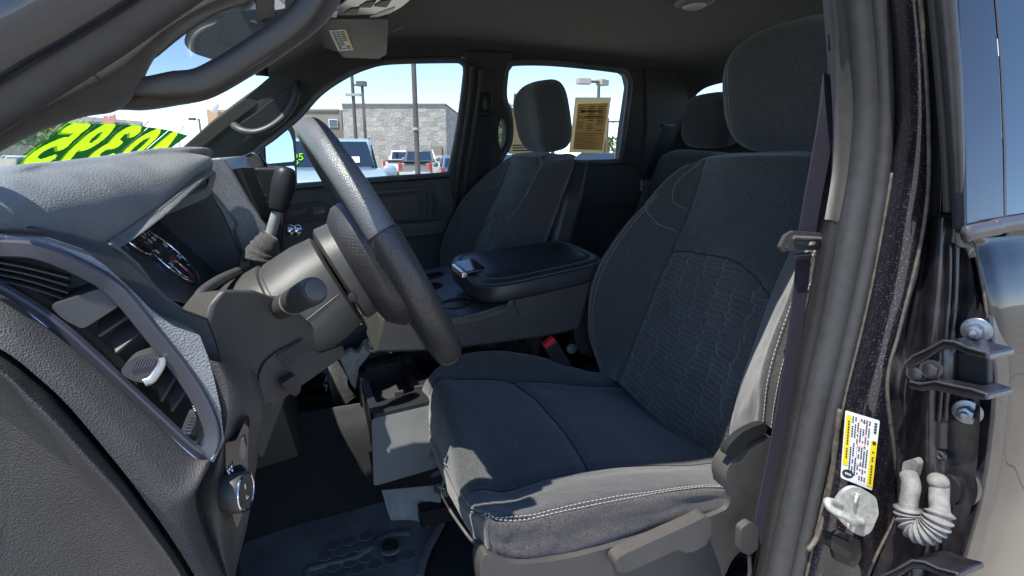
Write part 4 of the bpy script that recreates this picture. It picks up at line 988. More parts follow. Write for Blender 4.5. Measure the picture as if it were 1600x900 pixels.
# visor of the passenger
vi = thing('sun_visor', 'folded grey black sun visor with a white warning label near the top', 'sun visor', P(560,60,.36))
D = Mesh(); out = [(478,40),(494,48),(507,75),(529,81),(536,90),(592,92),(604,85),(607,30),(560,30),(500,30)]
D.slab(rounded([PP(x, y, (.36,.2,2.0), (.1,.25,1)) for x, y in out], .01), V(0,-.005,.018)); obj('visor_panel', D, M_['plastic'], vi, bevel=.005, seg=3)
D = Mesh(); q = [PP(x, y, (.36,.2,1.9985), (.1,.25,1)) for x, y in [(514,48),(541,46),(553,78),(529,80)]]; D.slab(q, V(0,0,.001)); lb = obj('warning_label', D, M_['label'], vi)
D = Mesh()
def ql(a, b): return (q[0].lerp(q[1], a)).lerp(q[3].lerp(q[2], a), b)+V(0,-.0001,-.0009)
D.slab([ql(.86,0), ql(1,0), ql(1,1), ql(.86,1)], V(0,0,.0004)); obj('yellow_band', D, M_['yellow'], lb)
D = Mesh()
for r_ in range(9):
    for s_ in range(3):
        if random.random() < .85: D.box(ql(.12+.25*s_+.1, .08+.1*r_), (ql(1,0)-ql(0,0))*.1, (ql(0,1)-ql(0,0))*.022, V(0,0,.0002))
obj('label_text', D, M_['inkgrey'], lb)
oc = thing('overhead_console', 'glossy overhead console with map lights and buttons at the roof front', 'overhead console', P(570,15,0))
D = Mesh(); out = [(492,44),(512,22),(536,4),(566,-20),(650,-20),(636,6),(604,24),(560,36),(520,43)]
def PO(x, y, o=0): return PP(x, y, (0,.15,2.03-o), (0,.12,1))
D.slab(curve([PO(x, y) for x, y in out], 50, True), V(0,0,.03)); obj('housing', D, M_['gloss_black'], oc, bevel=.005, seg=3)
for nm, m_, q in (('map_light','chrome',[(512,36),(518,20),(528,16),(524,36)]), ('button','plastic',[(537,22),(548,14),(562,13),(556,24)]), ('button','plastic',[(560,12),(572,4),(588,2),(580,12)]), ('button','plastic',[(584,10),(596,2),(612,0),(604,12)]), ('emergency_button','red',[(541,33),(556,30),(560,33),(546,36)]), ('map_light','label',[(576,28),(606,16),(618,12),(612,20),(580,30)])):
    D = Mesh(); D.slab(rounded([PO(x, y, .002) for x, y in q], .004), V(0,0,.004)); obj(nm, D, M_[m_], oc, bevel=.001)

# passenger side windshield pillar and handle
pp = thing('passenger_windshield_pillar', 'slim fabric covered windshield pillar on the far passenger side', 'pillar', V(.74,-.2,1.6))
net = [[P(x, y, X) for x, y, X in R] for R in (
 [(250,252,.78),(290,226,.77),(330,190,.76),(385,148,.74),(438,112,.72),(470,86,.70),(520,40,.66)],
 [(262,256,.755),(306,228,.745),(350,193,.735),(402,152,.715),(452,116,.70),(488,92,.68),(530,60,.64)],
 [(300,262,.74),(345,238,.73),(398,210,.725),(440,172,.715),(482,134,.70),(530,104,.68),(580,80,.64)],
 [(330,266,.75),(385,240,.75),(428,210,.745),(466,178,.73),(500,146,.71),(542,116,.69),(600,98,.66)])]
net.append([p+Vector((.05,0,0)) for p in net[-1]])
obj('fabric_trim', patch(net, 40, 30), M_['headliner'], pp, smooth=0)
D = Mesh(); out = [(282,232),(328,192),(384,150),(436,112),(448,118),(448,136),(402,166),(350,204),(310,236)]
D.slab([P(x, y, .715) for x, y in out], Vector((.03,0,0))); obj('woven_strip', D, M_['weave'], pp, bevel=.006)
gp = thing('grab_handle', 'dark grab handle on the far passenger windshield pillar above the door mirror', 'grab handle', P(420,180,.68))
D = Mesh(); out = [(372,196),(400,176),(440,144),(462,130),(465,138),(458,160),(440,182),(410,202),(385,206)]
D.slab(curve([P(x, y, .695) for x, y in out], 40, True), Vector((.01,0,0))); obj('handle_recess', D, M_['black'], gp, bevel=.003)
D = Mesh(); D.tube(curve([P(x, y, X) for x, y, X in [(366,196,.70),(378,204,.672),(398,207,.66),(420,200,.655),(442,184,.655),(458,162,.66),(464,142,.672),(463,130,.70)]], 40), (.012,.015), 14); obj('handle_bar', D, M_['plastic'], gp, smooth=0)
# ================================================================== ROOF LINING AND FAR SIDE
hl = thing('headliner', 'dark felt roof lining over the cabin', 'headliner', V(0,.9,2.08))
net = []
for x, dz in ((-.69,-.11),(-.66,-.06),(-.58,-.015),(-.3,.01),(0,.015),(.3,.01),(.56,.0),(.645,-.02),(.69,-.055)):
    net.append([V(x*.97,-.02,1.955+dz*.5), V(x,.06,2.0+dz*.6), V(x,.18,2.05+dz), V(x,.5,2.085+dz), V(x,.9,2.085+dz), V(x,1.3,2.075+dz), V(x,1.52,2.05+dz), V(x,1.64,1.97+dz)])
obj('lining', patch(net, 70, 70), M_['headliner'], hl, smooth=0)
D = Mesh(); c = P(717,55,.615); pts = [c+V(.0,.018*math.cos(t),.014*math.sin(t)) for t in [2*math.pi*k/24 for k in range(24)]]
D.tube(pts, .004, 8, closed=True); D.ball(c, .006,.010,.007); obj('coat_hook', D, M_['plastic'], hl)
D = Mesh(); D.ball(P(1085,3,-.02), .055,.045,.012, 12, 2.4); dl = obj('dome_lamp', D, M_['greyplastic'], hl)
D = Mesh(); D.ball(P(1085,5,-.02)+V(0,0,-.004), .035,.028,.012, 12, 2.2); obj('lens', D, M_['label'], dl)
D = Mesh(); D.tube([P(613,49,.33), P(628,41,.33)], .003, 8); obj('visor_clip', D, M_['greyplastic'], hl)

fwin = [(392,300),(394,244),(430,212),(466,182),(500,145),(540,118),(575,103),(612,96),(705,94),(720,96),(727,105),(726,125),(716,200),(703,264),(697,273),(600,280),(470,291)]
rwin = [(790,116),(795,104),(806,98),(870,99),(968,110),(980,118),(984,135),(976,200),(969,246),(964,252),(920,254),(850,258),(781,262),(784,246),(796,222),(797,186),(788,152)]
oval = [(783,184),(788,186),(791,196),(791,215),(788,228),(783,236),(779,230),(777,215),(778,196)]
fd = thing('passenger_front_door', 'black inner panel of the far front passenger door below its window', 'car door', V(.8,.3,.9))
D = Mesh(); D.slab([P(x, y, .80) for x, y in [(380,302),(470,291),(600,280),(703,272),(712,290),(709,400),(700,560),(380,640)]], Vector((.06,0,0))); obj('inner_panel', D, M_['grain_dark'], fd, bevel=.008, seg=3)
D = Mesh(); D.tube(curve([P(x, y, .79) for x, y in [(400,300),(470,292),(600,281.5),(702,274)]], 30), (.010,.014), 10); obj('sill_cap', D, M_['plastic'], fd)
D = Mesh(); D.slab(rounded([P(x, y, .786) for x, y in [(560,300),(668,291),(676,300),(676,352),(560,372)]], .02), Vector((.02,0,0)), [rounded([P(x, y, .786) for x, y in [(570,306),(662,298),(669,304),(669,345),(570,362)]], .018)]); obj('pocket_frame', D, M_['plastic'], fd, bevel=.005)
D = Mesh(); D.slab(rounded([P(x, y, .792) for x, y in [(598,309),(650,304),(655,310),(655,340),(600,347)]], .012), Vector((.01,0,0))); obj('inset_panel', D, M_['plastic'], fd, bevel=.004)
D = Mesh(); D.slab(rounded([P(x, y, .73) for x, y in [(590,354),(690,345),(697,347),(698,358),(690,364),(590,376)]], .008), Vector((.07,0,0))); obj('armrest', D, M_['plastic_fine'], fd, bevel=.006, seg=3)
D = Mesh(); D.slab(rounded([P(x, y, .79) for x, y in [(440,320),(508,314),(516,322),(516,340),(440,352)]], .01), Vector((.02,0,0))); hc = obj('handle_cup', D, M_['black'], fd, bevel=.004)
D = Mesh(); D.slab(rounded([P(x, y, .783) for x, y in [(450,330),(478,325),(480,332),(452,338)]], .004), Vector((.012,0,0))); obj('handle', D, M_['plastic'], hc, bevel=.002)
D = Mesh(); D.slab(rounded([P(x, y, .783) for x, y in [(488,323),(506,321),(508,332),(490,335)]], .004), Vector((.012,0,0))); obj('window_switch', D, M_['plastic'], hc, bevel=.002)
D = Mesh(); D.tube(curve([PT(x, y, -.005) for x, y in fwin], 120, True), (.010,.012), 10, closed=True); obj('window_seal', D, M_['rubber_dark'], fd)
D = Mesh(); D.ngon([PT(x, y, .01) for x, y in fwin]); obj('window', D, M_['glass'], fd, smooth=0)

sb = thing('passenger_center_pillar', 'dark pillar trim between the two far side windows with a vertical grey door seal', 'pillar', V(.75,.65,1.4))
D = Mesh(); D.slab([PT(x, y, -.02) for x, y in [(728,80),(804,82),(793,104),(788,118),(786,152),(795,186),(795,222),(783,246),(776,300),(770,420),(707,420),(703,274),(718,200),(729,122)]], Vector((.05,0,0)), [[PT(x, y, -.02) for x, y in oval]]); obj('pillar_trim', D, M_['headliner'], sb, bevel=.006, seg=3)
D = Mesh(); D.tube([PT(x, y, -.028) for x, y in oval], .004, 8, closed=True); obj('oval_rim', D, M_['plastic'], sb)
D = Mesh(); D.tube(curve([PT(x, y, -.03) for x, y in [(738,100),(736,140),(727,205),(716,272),(711,330),(707,410)]], 40), .010, 12); obj('door_seal', D, M_['rubber'], sb, smooth=0)
D = Mesh(); D.tube(curve([PT(x, y, -.03) for x, y in [(752,105),(748,150),(738,220),(727,290),(720,400)]], 40), (.006,.012), 10); obj('trim_fold', D, M_['plastic'], sb, smooth=0)
pb = thing('passenger_seat_belt', 'grey black seat belt hanging straight down the far center pillar', 'seat belt', PT(760,150,-.05))
def ribbon(pts, w, d, th=.0012, n=40):
    c = curve(pts, n); D = Mesh(); D.tube(c, [(w, th)]*len(c), 8, up=d, prof=[(-1,-1),(-.6,-1),(0,-1),(.6,-1),(1,-1),(1,1),(.6,1),(0,1),(-.6,1),(-1,1)]); return D
D = ribbon([PT(x, y, -.045) for x, y in [(762,176),(760,200),(755,250),(749,300),(742,345),(736,380)]], .021, V(0,1,0)); obj('webbing', D, M_['webbing'], pb)
D = Mesh(); D.ball(PT(761,160,-.05), .012,.020,.034, 12, 2.6); D.box(PT(762,178,-.05), Vector((.008,0,0)), V(0,.030,0), V(0,0,.006)); obj('belt_guide', D, M_['black'], pb, bevel=.002)
D = Mesh(); D.box(PT(746,302,-.055), Vector((.008,0,0)), V(0,.027,0), V(0,0,.008)); D.box(PT(744,312,-.055), Vector((.006,0,0)), V(0,.016,0), V(0,0,.016)); obj('latch_plate', D, M_['black'], pb, bevel=.002)

rd = thing('passenger_rear_door', 'far rear passenger door with its window and black lower panel in shade', 'car door', V(.8,1.1,.9))
D = Mesh(); D.slab([P(x, y, .80) for x, y in [(772,263),(850,258),(968,252),(1010,250),(1000,440),(740,440)]], Vector((.06,0,0))); obj('inner_panel', D, M_['grain_dark'], rd, bevel=.008)
D = Mesh(); D.tube([P(905,327,.775), P(945,323,.77), P(992,317,.775)], (.006,.02), 10); obj('armrest', D, M_['plastic_fine'], rd)
D = Mesh(); D.tube(curve([PT(x, y, -.005) for x, y in rwin], 120, True), (.010,.012), 10, closed=True); obj('window_seal', D, M_['rubber_dark'], rd)
D = Mesh(); D.ngon([PT(x, y, .012) for x, y in rwin]); obj('window', D, M_['glass'], rd, smooth=0)
D = Mesh(); D.slab([PT(x, y, .0) for x, y in [(972,110),(1012,112),(1008,200),(1000,260),(968,256),(975,200),(985,135),(981,117)]], Vector((.05,0,0))); obj('frame', D, M_['headliner'], rd, bevel=.004)
D = Mesh(); D.slab([PT(x, y, .0) for x, y in [(380,236),(430,206),(466,176),(500,140),(540,113),(575,98),(612,91),(705,89),(740,89),(800,93),(870,94),(975,106),(1015,110),(1015,50),(800,38),(560,40),(470,80),(360,170)]], Vector((.05,0,0))); rr_ = obj('roof_rail', D, M_['headliner'], hl, bevel=.004)
# price documents taped inside the rear window
wd = thing('window_document', 'tan price document with printed columns taped in the far rear window', 'paper sheet', PT(920,195,-.02))
q = [PT(x, y, -.004) for x, y in [(899,152),(955,152),(943,240),(889,238)]]
def qd(a, b, o=0.0): return (q[0].lerp(q[1], a)).lerp(q[3].lerp(q[2], a), b)+Vector((-o,0,-.3*o))
D = Mesh(); D.slab(q, Vector((.0008,0,0))); obj('sheet', D, M_['paper'], wd)
D = Mesh(); D.slab([qd(.10,.115,.0006), qd(.93,.10,.0006), qd(.95,.94,.0006), qd(.10,.94,.0006)], Vector((.0004,0,0))); pr_ = obj('printed_area', D, M_['paper2'], wd)
D = Mesh()
for r_ in range(13):
    for s_ in range(3):
        b_ = .15+.035*r_
        if random.random() < .8: D.slab([qd(.13+.27*s_,b_,.001), qd(.13+.27*s_+.1+.12*random.random(),b_,.001), qd(.13+.27*s_+.2,b_+.013,.001), qd(.13+.27*s_,b_+.013,.001)], Vector((.0002,0,0)))
for r_ in range(9):
    b_ = .63+.035*r_; D.slab([qd(.13,b_,.001), qd(.5+.4*random.random(),b_,.001), qd(.85,b_+.011,.001), qd(.13,b_+.011,.001)], Vector((.0002,0,0)))
for r_ in range(2): D.slab([qd(.2+.1*r_,.23+.1*r_,.0012), qd(.8,.22+.1*r_,.0012), qd(.8,.245+.1*r_,.0012), qd(.2+.1*r_,.255+.1*r_,.0012)], Vector((.0002,0,0)))
obj('print', D, M_['ink'], pr_)
wd2 = thing('window_document', 'brown sheet of paper in the far rear window partly hidden behind the passenger headrest', 'paper sheet', PT(810,200,-.02))
D = Mesh(); D.slab([PT(x, y, -.004) for x, y in [(803,146),(850,147),(850,240),(796,240)]], Vector((.0008,0,0))); obj('sheet', D, M_['paper2'], wd2)
D = Mesh()
for y in (226,230,234): D.slab([PT(801,y,-.006), PT(845,y,-.006), PT(845,y+2,-.006), PT(801,y+2,-.006)], Vector((.0003,0,0)))
obj('print', D, M_['ink'], wd2)

cp_ = thing('passenger_rear_pillar', 'black rear corner pillar trim with a hanging seat belt in the far back corner', 'pillar', V(.75,1.6,1.4))
D = Mesh(); D.slab([PT(x, y, -.01) for x, y in [(1008,108),(1085,112),(1075,160),(1070,440),(996,440),(1002,260),(1010,200)]], Vector((.05,0,0))); obj('pillar_trim', D, M_['headliner'], cp_, bevel=.006)
rbelt = thing('rear_seat_belt', 'black rear seat belt slanting down from the far rear corner pillar', 'seat belt', P(1040,200,.66))
D = ribbon([P(x, y, .64) for x, y in [(1044,198),(1035,220),(1022,250),(1011,280)]], .020, V(0,1,0)); obj('webbing', D, M_['webbing'], rbelt)
D = Mesh(); D.box(P(1043,196,.65), Vector((.01,0,0)), V(0,.03,0), V(0,0,.006)); obj('belt_guide', D, M_['black'], rbelt, bevel=.002)
D = Mesh(); D.box(P(1007,290,.64), Vector((.006,0,0)), V(0,.018,0), V(0,0,.022)); obj('latch_plate', D, M_['steel'], rbelt, bevel=.002)

# ---------------- cab shell: rear wall with glass, roof, floor, firewall, far body side
cb = thing('truck_cab', 'dark metallic painted cab body of the truck around the interior', 'truck body', V(0,.6,.7))
RW = 1.62
rw = PR(1076,125,RW); rw2 = PR(1082,221,RW)
D = Mesh(); wx = rw.x; zt, zb = rw.z, rw2.z
def R_(x, z): return V(x, RW, z)
D.slab([R_(-.80,.8), R_(.80,.8), R_(.80,1.7), R_(.66,2.06), R_(-.66,2.06), R_(-.80,1.7)], V(0,.05,0), [rounded([R_(-wx,zb), R_(wx+.02,zb), R_(wx,zt), R_(-wx,zt)], .05)])
obj('rear_wall', D, M_['headliner'], cb, bevel=.006)
D = Mesh(); D.ngon([R_(-wx-.03,zb-.03)+V(0,.03,0), R_(wx+.03,zb-.03)+V(0,.03,0), R_(wx+.03,zt+.03)+V(0,.03,0), R_(-wx-.03,zt+.03)+V(0,.03,0)]); obj('rear_window', D, M_['glass'], cb, smooth=0)
D = Mesh()
net = []
for x, dz in ((-.74,-.10),(-.70,-.05),(-.6,-.01),(0,.02),(.6,-.01),(.70,-.05),(.74,-.10)):
    net.append([V(x,-.06,1.985+dz*.4), V(x,.06,2.05+dz), V(x,.3,2.13+dz), V(x,1.0,2.14+dz), V(x,1.5,2.12+dz), V(x,1.69,2.03+dz)])
obj('roof', patch(net, 30, 30), M_['paint'], cb, smooth=0)
D = Mesh(); D.bx(-.80,.84,-.50,1.85,.74,.79); obj('floor_pan', D, M_['black'], cb)
D = Mesh(); D.bx(-.82,.84,-.62,-.50,.70,1.55); obj('firewall', D, M_['black'], cb)
D = Mesh(); D.bx(.865,.95,-.60,2.2,.55,1.57); obj('far_body_side', D, M_['paint'], cb, bevel=.03, seg=3)
D = Mesh(); D.bx(-.84,.84,-1.75,-.63,1.05,1.50); obj('hood', D, M_['paint'], cb, bevel=.06, seg=4)
D = Mesh(); D.bx(-.90,.90,1.78,3.2,.65,1.50); obj('cargo_bed', D, M_['paint'], cb, bevel=.03, seg=3)
D = Mesh(); D.bx(-.93,-.74,-.30,1.85,.55,.785); obj('rocker_sill', D, M_['paint'], cb, bevel=.015, seg=3)

# floor coverings
fl = thing('floor_carpet', 'black carpet over the driver footwell and center tunnel', 'carpet', V(-.4,0,.8))
net = []
for r_ in (-.50,-.30,-.10,.05,.2,.4,.8,1.5,1.82):
    lift = max(0, (-.10-r_))*.75
    net.append([V(-.78,r_,.80+lift), V(-.60,r_,.795+lift), V(-.22,r_,.795+lift), V(-.125,r_,.81+lift), V(-.10,r_,.86+lift*.5), V(-.06,r_,1.02), V(.0,r_,1.06), V(.08,r_,1.05), V(.14,r_,.86), V(.2,r_,.795), V(.80,r_,.795)])
obj('tunnel_carpet', patch(net, 80, 40), M_['carpet'], fl, smooth=0)
fm = thing('floor_mat', 'black rubber floor mat with raised edge and a round fastener', 'floor mat', PZ(600,850,.81))
def PM(x, y, o=0): return PP(x, y, (-.3, .1, .822+o), (-.22, -.05, 1))
top_ = [(330,816),(392,806),(470,790),(545,775),(602,763),(640,768),(676,766),(690,786),(694,812),(682,838),(666,862),(655,890),(650,940),(300,960)]
D = Mesh(); D.slab([PM(x, y) for x, y in top_], V(0,0,-.018)); obj('mat', D, M_['rubber_dark'], fm, bevel=.006, seg=3)
D = Mesh(); D.tube(curve([PM(x, y, .002) for x, y in [(330,816),(392,806),(470,790),(545,775),(602,763),(640,768),(676,766),(692,790),(690,815),(666,862),(655,900)]], 80), (.005,.010), 10); obj('raised_edge', D, M_['rubber_dark'], fm)
D = Mesh(); c = PM(610,858,.004); D.cyl(c, c+V(0,0,.008), .026, n=32, bev=.004); fst = obj('mat_fastener', D, M_['rubber_dark'], fm, smooth=50)
D = Mesh(); D.cyl(c+V(0,0,.008), c+V(0,0,.011), .019, n=28, bev=.002); D.tube([c+V(.006*math.cos(t),.006*math.sin(t),.0115) for t in [2*math.pi*k/20 for k in range(20)]], .0014, 6, closed=True); obj('fastener_button', D, M_['black'], fst)
D = Mesh()
for a in range(7):
    for b in range(4):
        x = 508+a*26+(13 if b % 2 else 0); y = 905-b*17-a*7
        if x < 590 or y > 868: 
            c = PM(x, y, .002); D.slab([c+V(.015*math.cos(k*math.pi/3), .015*math.sin(k*math.pi/3), 0) for k in range(6)], V(0,0,.003))
obj('hexagon_pads', D, M_['rubber_dark'], fm, bevel=.001)
D = Mesh(); D.tube(curve([PM(x, y, .002) for x, y in [(490,915),(480,892),(500,884),(560,868),(600,838),(640,832)]], 40), (.003,.007), 8); obj('pad_border', D, M_['rubber_dark'], fm)
mb = thing('console_bracket', 'pale sunlit plastic bracket under the dashboard beside the storage bin', 'bracket', P(560,570,.02))
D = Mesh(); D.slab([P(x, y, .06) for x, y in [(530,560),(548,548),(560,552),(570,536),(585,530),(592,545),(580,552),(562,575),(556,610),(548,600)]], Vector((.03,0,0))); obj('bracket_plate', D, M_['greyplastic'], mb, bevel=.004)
D = Mesh(); D.tube(curve([P(x, y, .05) for x, y in [(570,532),(578,548),(600,545),(612,550)]], 20), .005, 8); obj('wire', D, M_['steel'], mb)
tc_ = thing('sun_paled_tunnel_edge', 'molded edge of the floor tunnel below the storage bin, painted pale for sunlight', 'trim panel', P(640,760,-.12))
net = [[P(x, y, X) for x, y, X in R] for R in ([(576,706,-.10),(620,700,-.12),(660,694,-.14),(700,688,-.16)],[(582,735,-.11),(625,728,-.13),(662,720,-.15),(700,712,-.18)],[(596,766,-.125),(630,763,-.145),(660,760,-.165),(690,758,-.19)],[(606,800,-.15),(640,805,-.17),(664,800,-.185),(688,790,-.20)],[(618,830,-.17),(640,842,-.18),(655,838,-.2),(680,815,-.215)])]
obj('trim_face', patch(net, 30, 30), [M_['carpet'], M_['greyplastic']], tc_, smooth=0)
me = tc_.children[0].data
for p in me.polygons: p.material_index = 1 if p.index >= 15*30 else 0  # pale half of the face stands for sunlight on the tunnel

# ================================================================== DRIVER SIDE CENTRE PILLAR
def strip(name, lines, mat_, parent, nu=60, nv=24, **k):
    return obj(name, patch([[P(x, y, X) for x, y in R] for R, X in lines], nu, nv), mat_, parent, smooth=0, **k)
bp = thing('driver_center_pillar', 'driver side center pillar with grey fabric trim above black grained trim and rubber door seals', 'pillar', V(-.8,.68,1.4))
l_up = [(1288,-60),(1293,0),(1300,90),(1304,180),(1303,270),(1292,343)]
r_up = [(1318,-60),(1325,0),(1334,90),(1338,190),(1333,280),(1322,347)]
mid_up = [((a+c)/2, (b+d)/2) for (a, b), (c, d) in zip(l_up, r_up)]
strip('upper_fabric_trim', [([(x-8, y) for x, y in l_up],-.64),(l_up,-.742),(mid_up,-.772),(r_up,-.785),(r_up,-.74)], M_['weave'], bp)
l_lo = [(1292,346),(1283,390),(1268,470),(1248,565),(1226,690),(1200,800),(1180,910),(1168,980)]
r_lo = [(1322,350),(1314,395),(1301,475),(1283,570),(1260,690),(1236,800),(1212,910),(1196,980)]
mid_lo = [((a+c)/2, (b+d)/2) for (a, b), (c, d) in zip(l_lo, r_lo)]
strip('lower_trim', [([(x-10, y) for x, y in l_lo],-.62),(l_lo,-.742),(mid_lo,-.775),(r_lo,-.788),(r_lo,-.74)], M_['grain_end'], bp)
D = Mesh(); D.tube([P(1291,344.5,-.745), P(1306,347,-.774), P(1323,348.5,-.786)], .0016, 6); obj('trim_gap', D, M_['black'], bp)
c1 = [(1338,-60),(1345,0),(1353,90),(1356,180),(1348,270),(1333,350),(1318,430),(1300,520),(1276,620),(1250,740),(1226,850),(1210,920),(1198,990)]
D = Mesh(); D.tube(curve([P(x+2, y, -.795) for x, y in c1], 120), (.0205,.018), 18, up=V(0,1,0)); obj('bulb_seal', D, M_['rubber'], bp, smooth=0)
c2 = [(1368,-60),(1374,0),(1381,90),(1384,180),(1378,270),(1364,360),(1348,440),(1330,520),(1306,620),(1280,740),(1256,850),(1240,920),(1228,990)]
D = Mesh(); D.tube(curve([P(x, y, -.815) for x, y in c2], 120), (.0095,.010), 14, up=V(0,1,0)); obj('lip_seal', D, M_['rubber'], bp, smooth=0)
l_j = [(1384,-60),(1390,0),(1397,90),(1400,180),(1393,270),(1380,350),(1363,440),(1344,525),(1320,622),(1296,740),(1268,860),(1252,930),(1236,1000)]
m_j = [(1412,-60),(1417,0),(1425,90),(1428,180),(1424,270),(1413,350),(1398,440),(1378,525),(1356,620),(1346,735),(1326,850),(1308,930),(1290,1000)]
r_j = [(1432,-60),(1437,0),(1445,90),(1450,190),(1450,290),(1440,370),(1424,440),(1404,520),(1386,600),(1398,715),(1404,790),(1368,870),(1330,960)]
r_j2 = [(1434,-60),(1439,0),(1447,90),(1452,190),(1452,290),(1443,370),(1428,440),(1408,520),(1391,600),(1403,715),(1409,790),(1372,872),(1333,960)]
jb = strip('painted_jamb', [([(x-12, y) for x, y in l_j],-.79),(l_j,-.825),(m_j,-.862),(r_j,-.872),(r_j2,-.86),([(x+6,y) for x,y in r_j2],-.78)], M_['paint'], bp, 80, 40)
D = Mesh(); D.tube(curve([P(x, y, -.872) for x, y in r_j], 90), .0028, 8); obj('jamb_edge', D, M_['sealer_reflect'], bp, smooth=0)  # tan line, pavement reflection put into the colour
D = Mesh(); D.tube(curve([P(x+1, y, -.826) for x, y in l_j[4:]], 70), .0024, 8); obj('seam_bead', D, M_['sealer_reflect'], bp, smooth=0)
D = Mesh(); D.tube(curve([P(x, y, -.83) for x, y in [(1312,640),(1306,690),(1300,740),(1294,770),(1290,800),(1276,840),(1262,860)]], 40), [.0035+.0008*abs(math.sin(k*.6)) for k in range(41)], 10); obj('sealer_lump', D, M_['sealer_reflect'], bp, smooth=0)
l_k = r_j2; r_k = [(1456,-60),(1462,0),(1468,90),(1472,190),(1474,290),(1470,370),(1466,440),(1452,520),(1420,600),(1415,715),(1412,790),(1380,872),(1340,960)]
strip('inner_flange', [(l_k,-.855),([((a+c)/2, b) for (a, b), (c, d) in zip(l_k, r_k)],-.865),(r_k,-.872),([(x+3, y) for x, y in r_k],-.80)], M_['paint_dull'], bp)
# label
q = [P(1321,641,-.868), P(1374,657,-.878), P(1362,766,-.881), P(1313,746,-.870)]
lp = thing('information_label', 'white and yellow label with small print stuck on the painted door jamb', 'sticker label', P(1340,700,-.87))
pn = (q[1]-q[0]).cross(q[3]-q[0]).normalized()
if pn.x > 0: pn = -pn
def ql(a, b, o=0.0): return (q[0].lerp(q[1], a)).lerp(q[3].lerp(q[2], a), b)+pn*o
D = Mesh(); D.slab(rounded(q, .003), pn*.0008); obj('label_sheet', D, M_['label'], lp)
D = Mesh(); D.slab([ql(.02,.05,.001), ql(.17,.05,.001), ql(.17,.78,.001), ql(.02,.78,.001)], pn*.0003); D.slab([ql(.80,.30,.001), ql(.99,.30,.001), ql(.99,.96,.001), ql(.80,.96,.001)], pn*.0003); obj('yellow_band', D, M_['yellow'], lp)
D = Mesh()
lw = (ql(1,0)-ql(0,0)); lh = (ql(0,1)-ql(0,0))
for c_ in range(7):
    for r_ in range(26):
        if random.random() < .72:
            a = .22+.082*c_; b = .06+.034*r_
            if a > .78 and b > .26: continue
            D.box(ql(a, b, .0012), lw*.022, lh*.010, pn*.0001)
for r_ in range(16): D.box(ql(.10,.10+.04*r_,.0016), lw*.02, lh*.013, pn*.0001) if random.random() < .85 else None
for r_ in range(13): D.box(ql(.89,.42+.04*r_,.0016), lw*.025, lh*.012, pn*.0001) if random.random() < .9 else None
for r_ in range(4): D.box(ql(.89,.06+.04*r_,.0013), lw*.04, lh*.013, pn*.0001)
D.box(ql(.89,.33,.0016), lw*.05, lh*.025, pn*.0001)
c0 = ql(.20,.90,.0011); D.ngon([c0+lw*.17*math.cos(t)+lh*.065*math.sin(t) for t in [2*math.pi*k/24 for k in range(24)]])
obj('label_print', D, M_['ink'], lp)
D = Mesh()
for a in (.40,.62): D.box(ql(a,.5,.0012), lw*.004, lh*.40, pn*.0001)
for b in (.08,.44,.70): D.box(ql(.51,b,.0012), lw*.11, lh*.003, pn*.0001)
obj('red_lines', D, M_['redmark'], lp)
D = Mesh()
for a_ in (.12,.17,.22,.27): D.box(ql(a_,.90,.0016), lw*.015, lh*.016, pn*.0001)
obj('oval_print', D, M_['white'], lp)
# striker
M_['striker'] = mat('cast_striker_metal', (0.50, 0.50, 0.46), 0.42, metal=0.5, bumps=[('noise', 300, 0.4, 0.0006)], var=(0.2, 150))
sk = thing('door_striker', 'bare metal door latch striker bolted to the painted jamb below the yellow and white label', 'door striker', P(1330,790,-.87))
def PS(x, y, o=0.0): return PP(x, y, (-.872-o, .66, 1.27), (1, .55, .05))
D = Mesh(); D.slab(rounded([PS(x, y, .001) for x, y in [(1302,780),(1314,764),(1328,757),(1345,762),(1364,774),(1368,800),(1356,828),(1344,836),(1326,828),(1306,808)]], .006), Vector((-.005,0,0))); obj('plate', D, M_['striker'], sk, bevel=.0015)
D = Mesh(); D.tube(curve([PS(1312,790,.004), PS(1300,784,.020), PS(1292,784,.026), PS(1300,796,.030), PS(1320,806,.032), PS(1334,816,.030), PS(1342,818,.018), PS(1346,816,.004)], 40), .0050, 12); obj('loop', D, M_['striker'], sk, smooth=0)
for x, y in ((1325,816),(1336,779)):
    D = Mesh(); a = PS(x, y, .006); D.cyl(a, a+Vector((-.004,-.0015,0)), .0085, n=20, bev=.0015)
    bl_ = obj('bolt', D, M_['striker'], sk, smooth=50)
D = Mesh()
a = PS(1336,779,.0105)
D.slab([a+V(-.0005,(.0045 if k % 2 else .0025)*math.cos(k*math.pi/6),(.0045 if k % 2 else .0025)*math.sin(k*math.pi/6)) for k in range(12)], Vector((-.0006,0,0))); obj('star_socket', D, M_['black'], bl_)
bs = thing('door_bumper', 'square black rubber door bumper on the jamb under the striker', 'rubber bumper', P(1325,850,-.87))
D = Mesh(); c = PS(1322,852,.004)
D.slab(rounded([PS(x, y, -.002) for x, y in [(1290,838),(1306,826),(1338,840),(1340,868),(1328,884),(1300,872)]], .005), Vector((-.006,0,0))); D.slab(rounded([PS(x, y, .012) for x, y in [(1300,836),(1334,850),(1328,872),(1298,858)]], .004), Vector((.014,0,0))); obj('block', D, M_['black'], bs, bevel=.002)
pg = thing('rubber_plug', 'round rubber plug in the dark flange of the door jamb', 'plug', P(1455,464,-.87))
D = Mesh(); a = P(1454,464,-.872); n_ = Vector((-.6,.75,.1)).normalized(); D.cyl(a, a+n_*.006, .0125, n=24, bev=.003); g = obj('plug_rim', D, M_['dust'], pg, smooth=50)
D = Mesh(); D.cyl(a+n_*.006, a+n_*.0075, .0075, n=20, bev=.001); obj('plug_center', D, M_['black'], g)

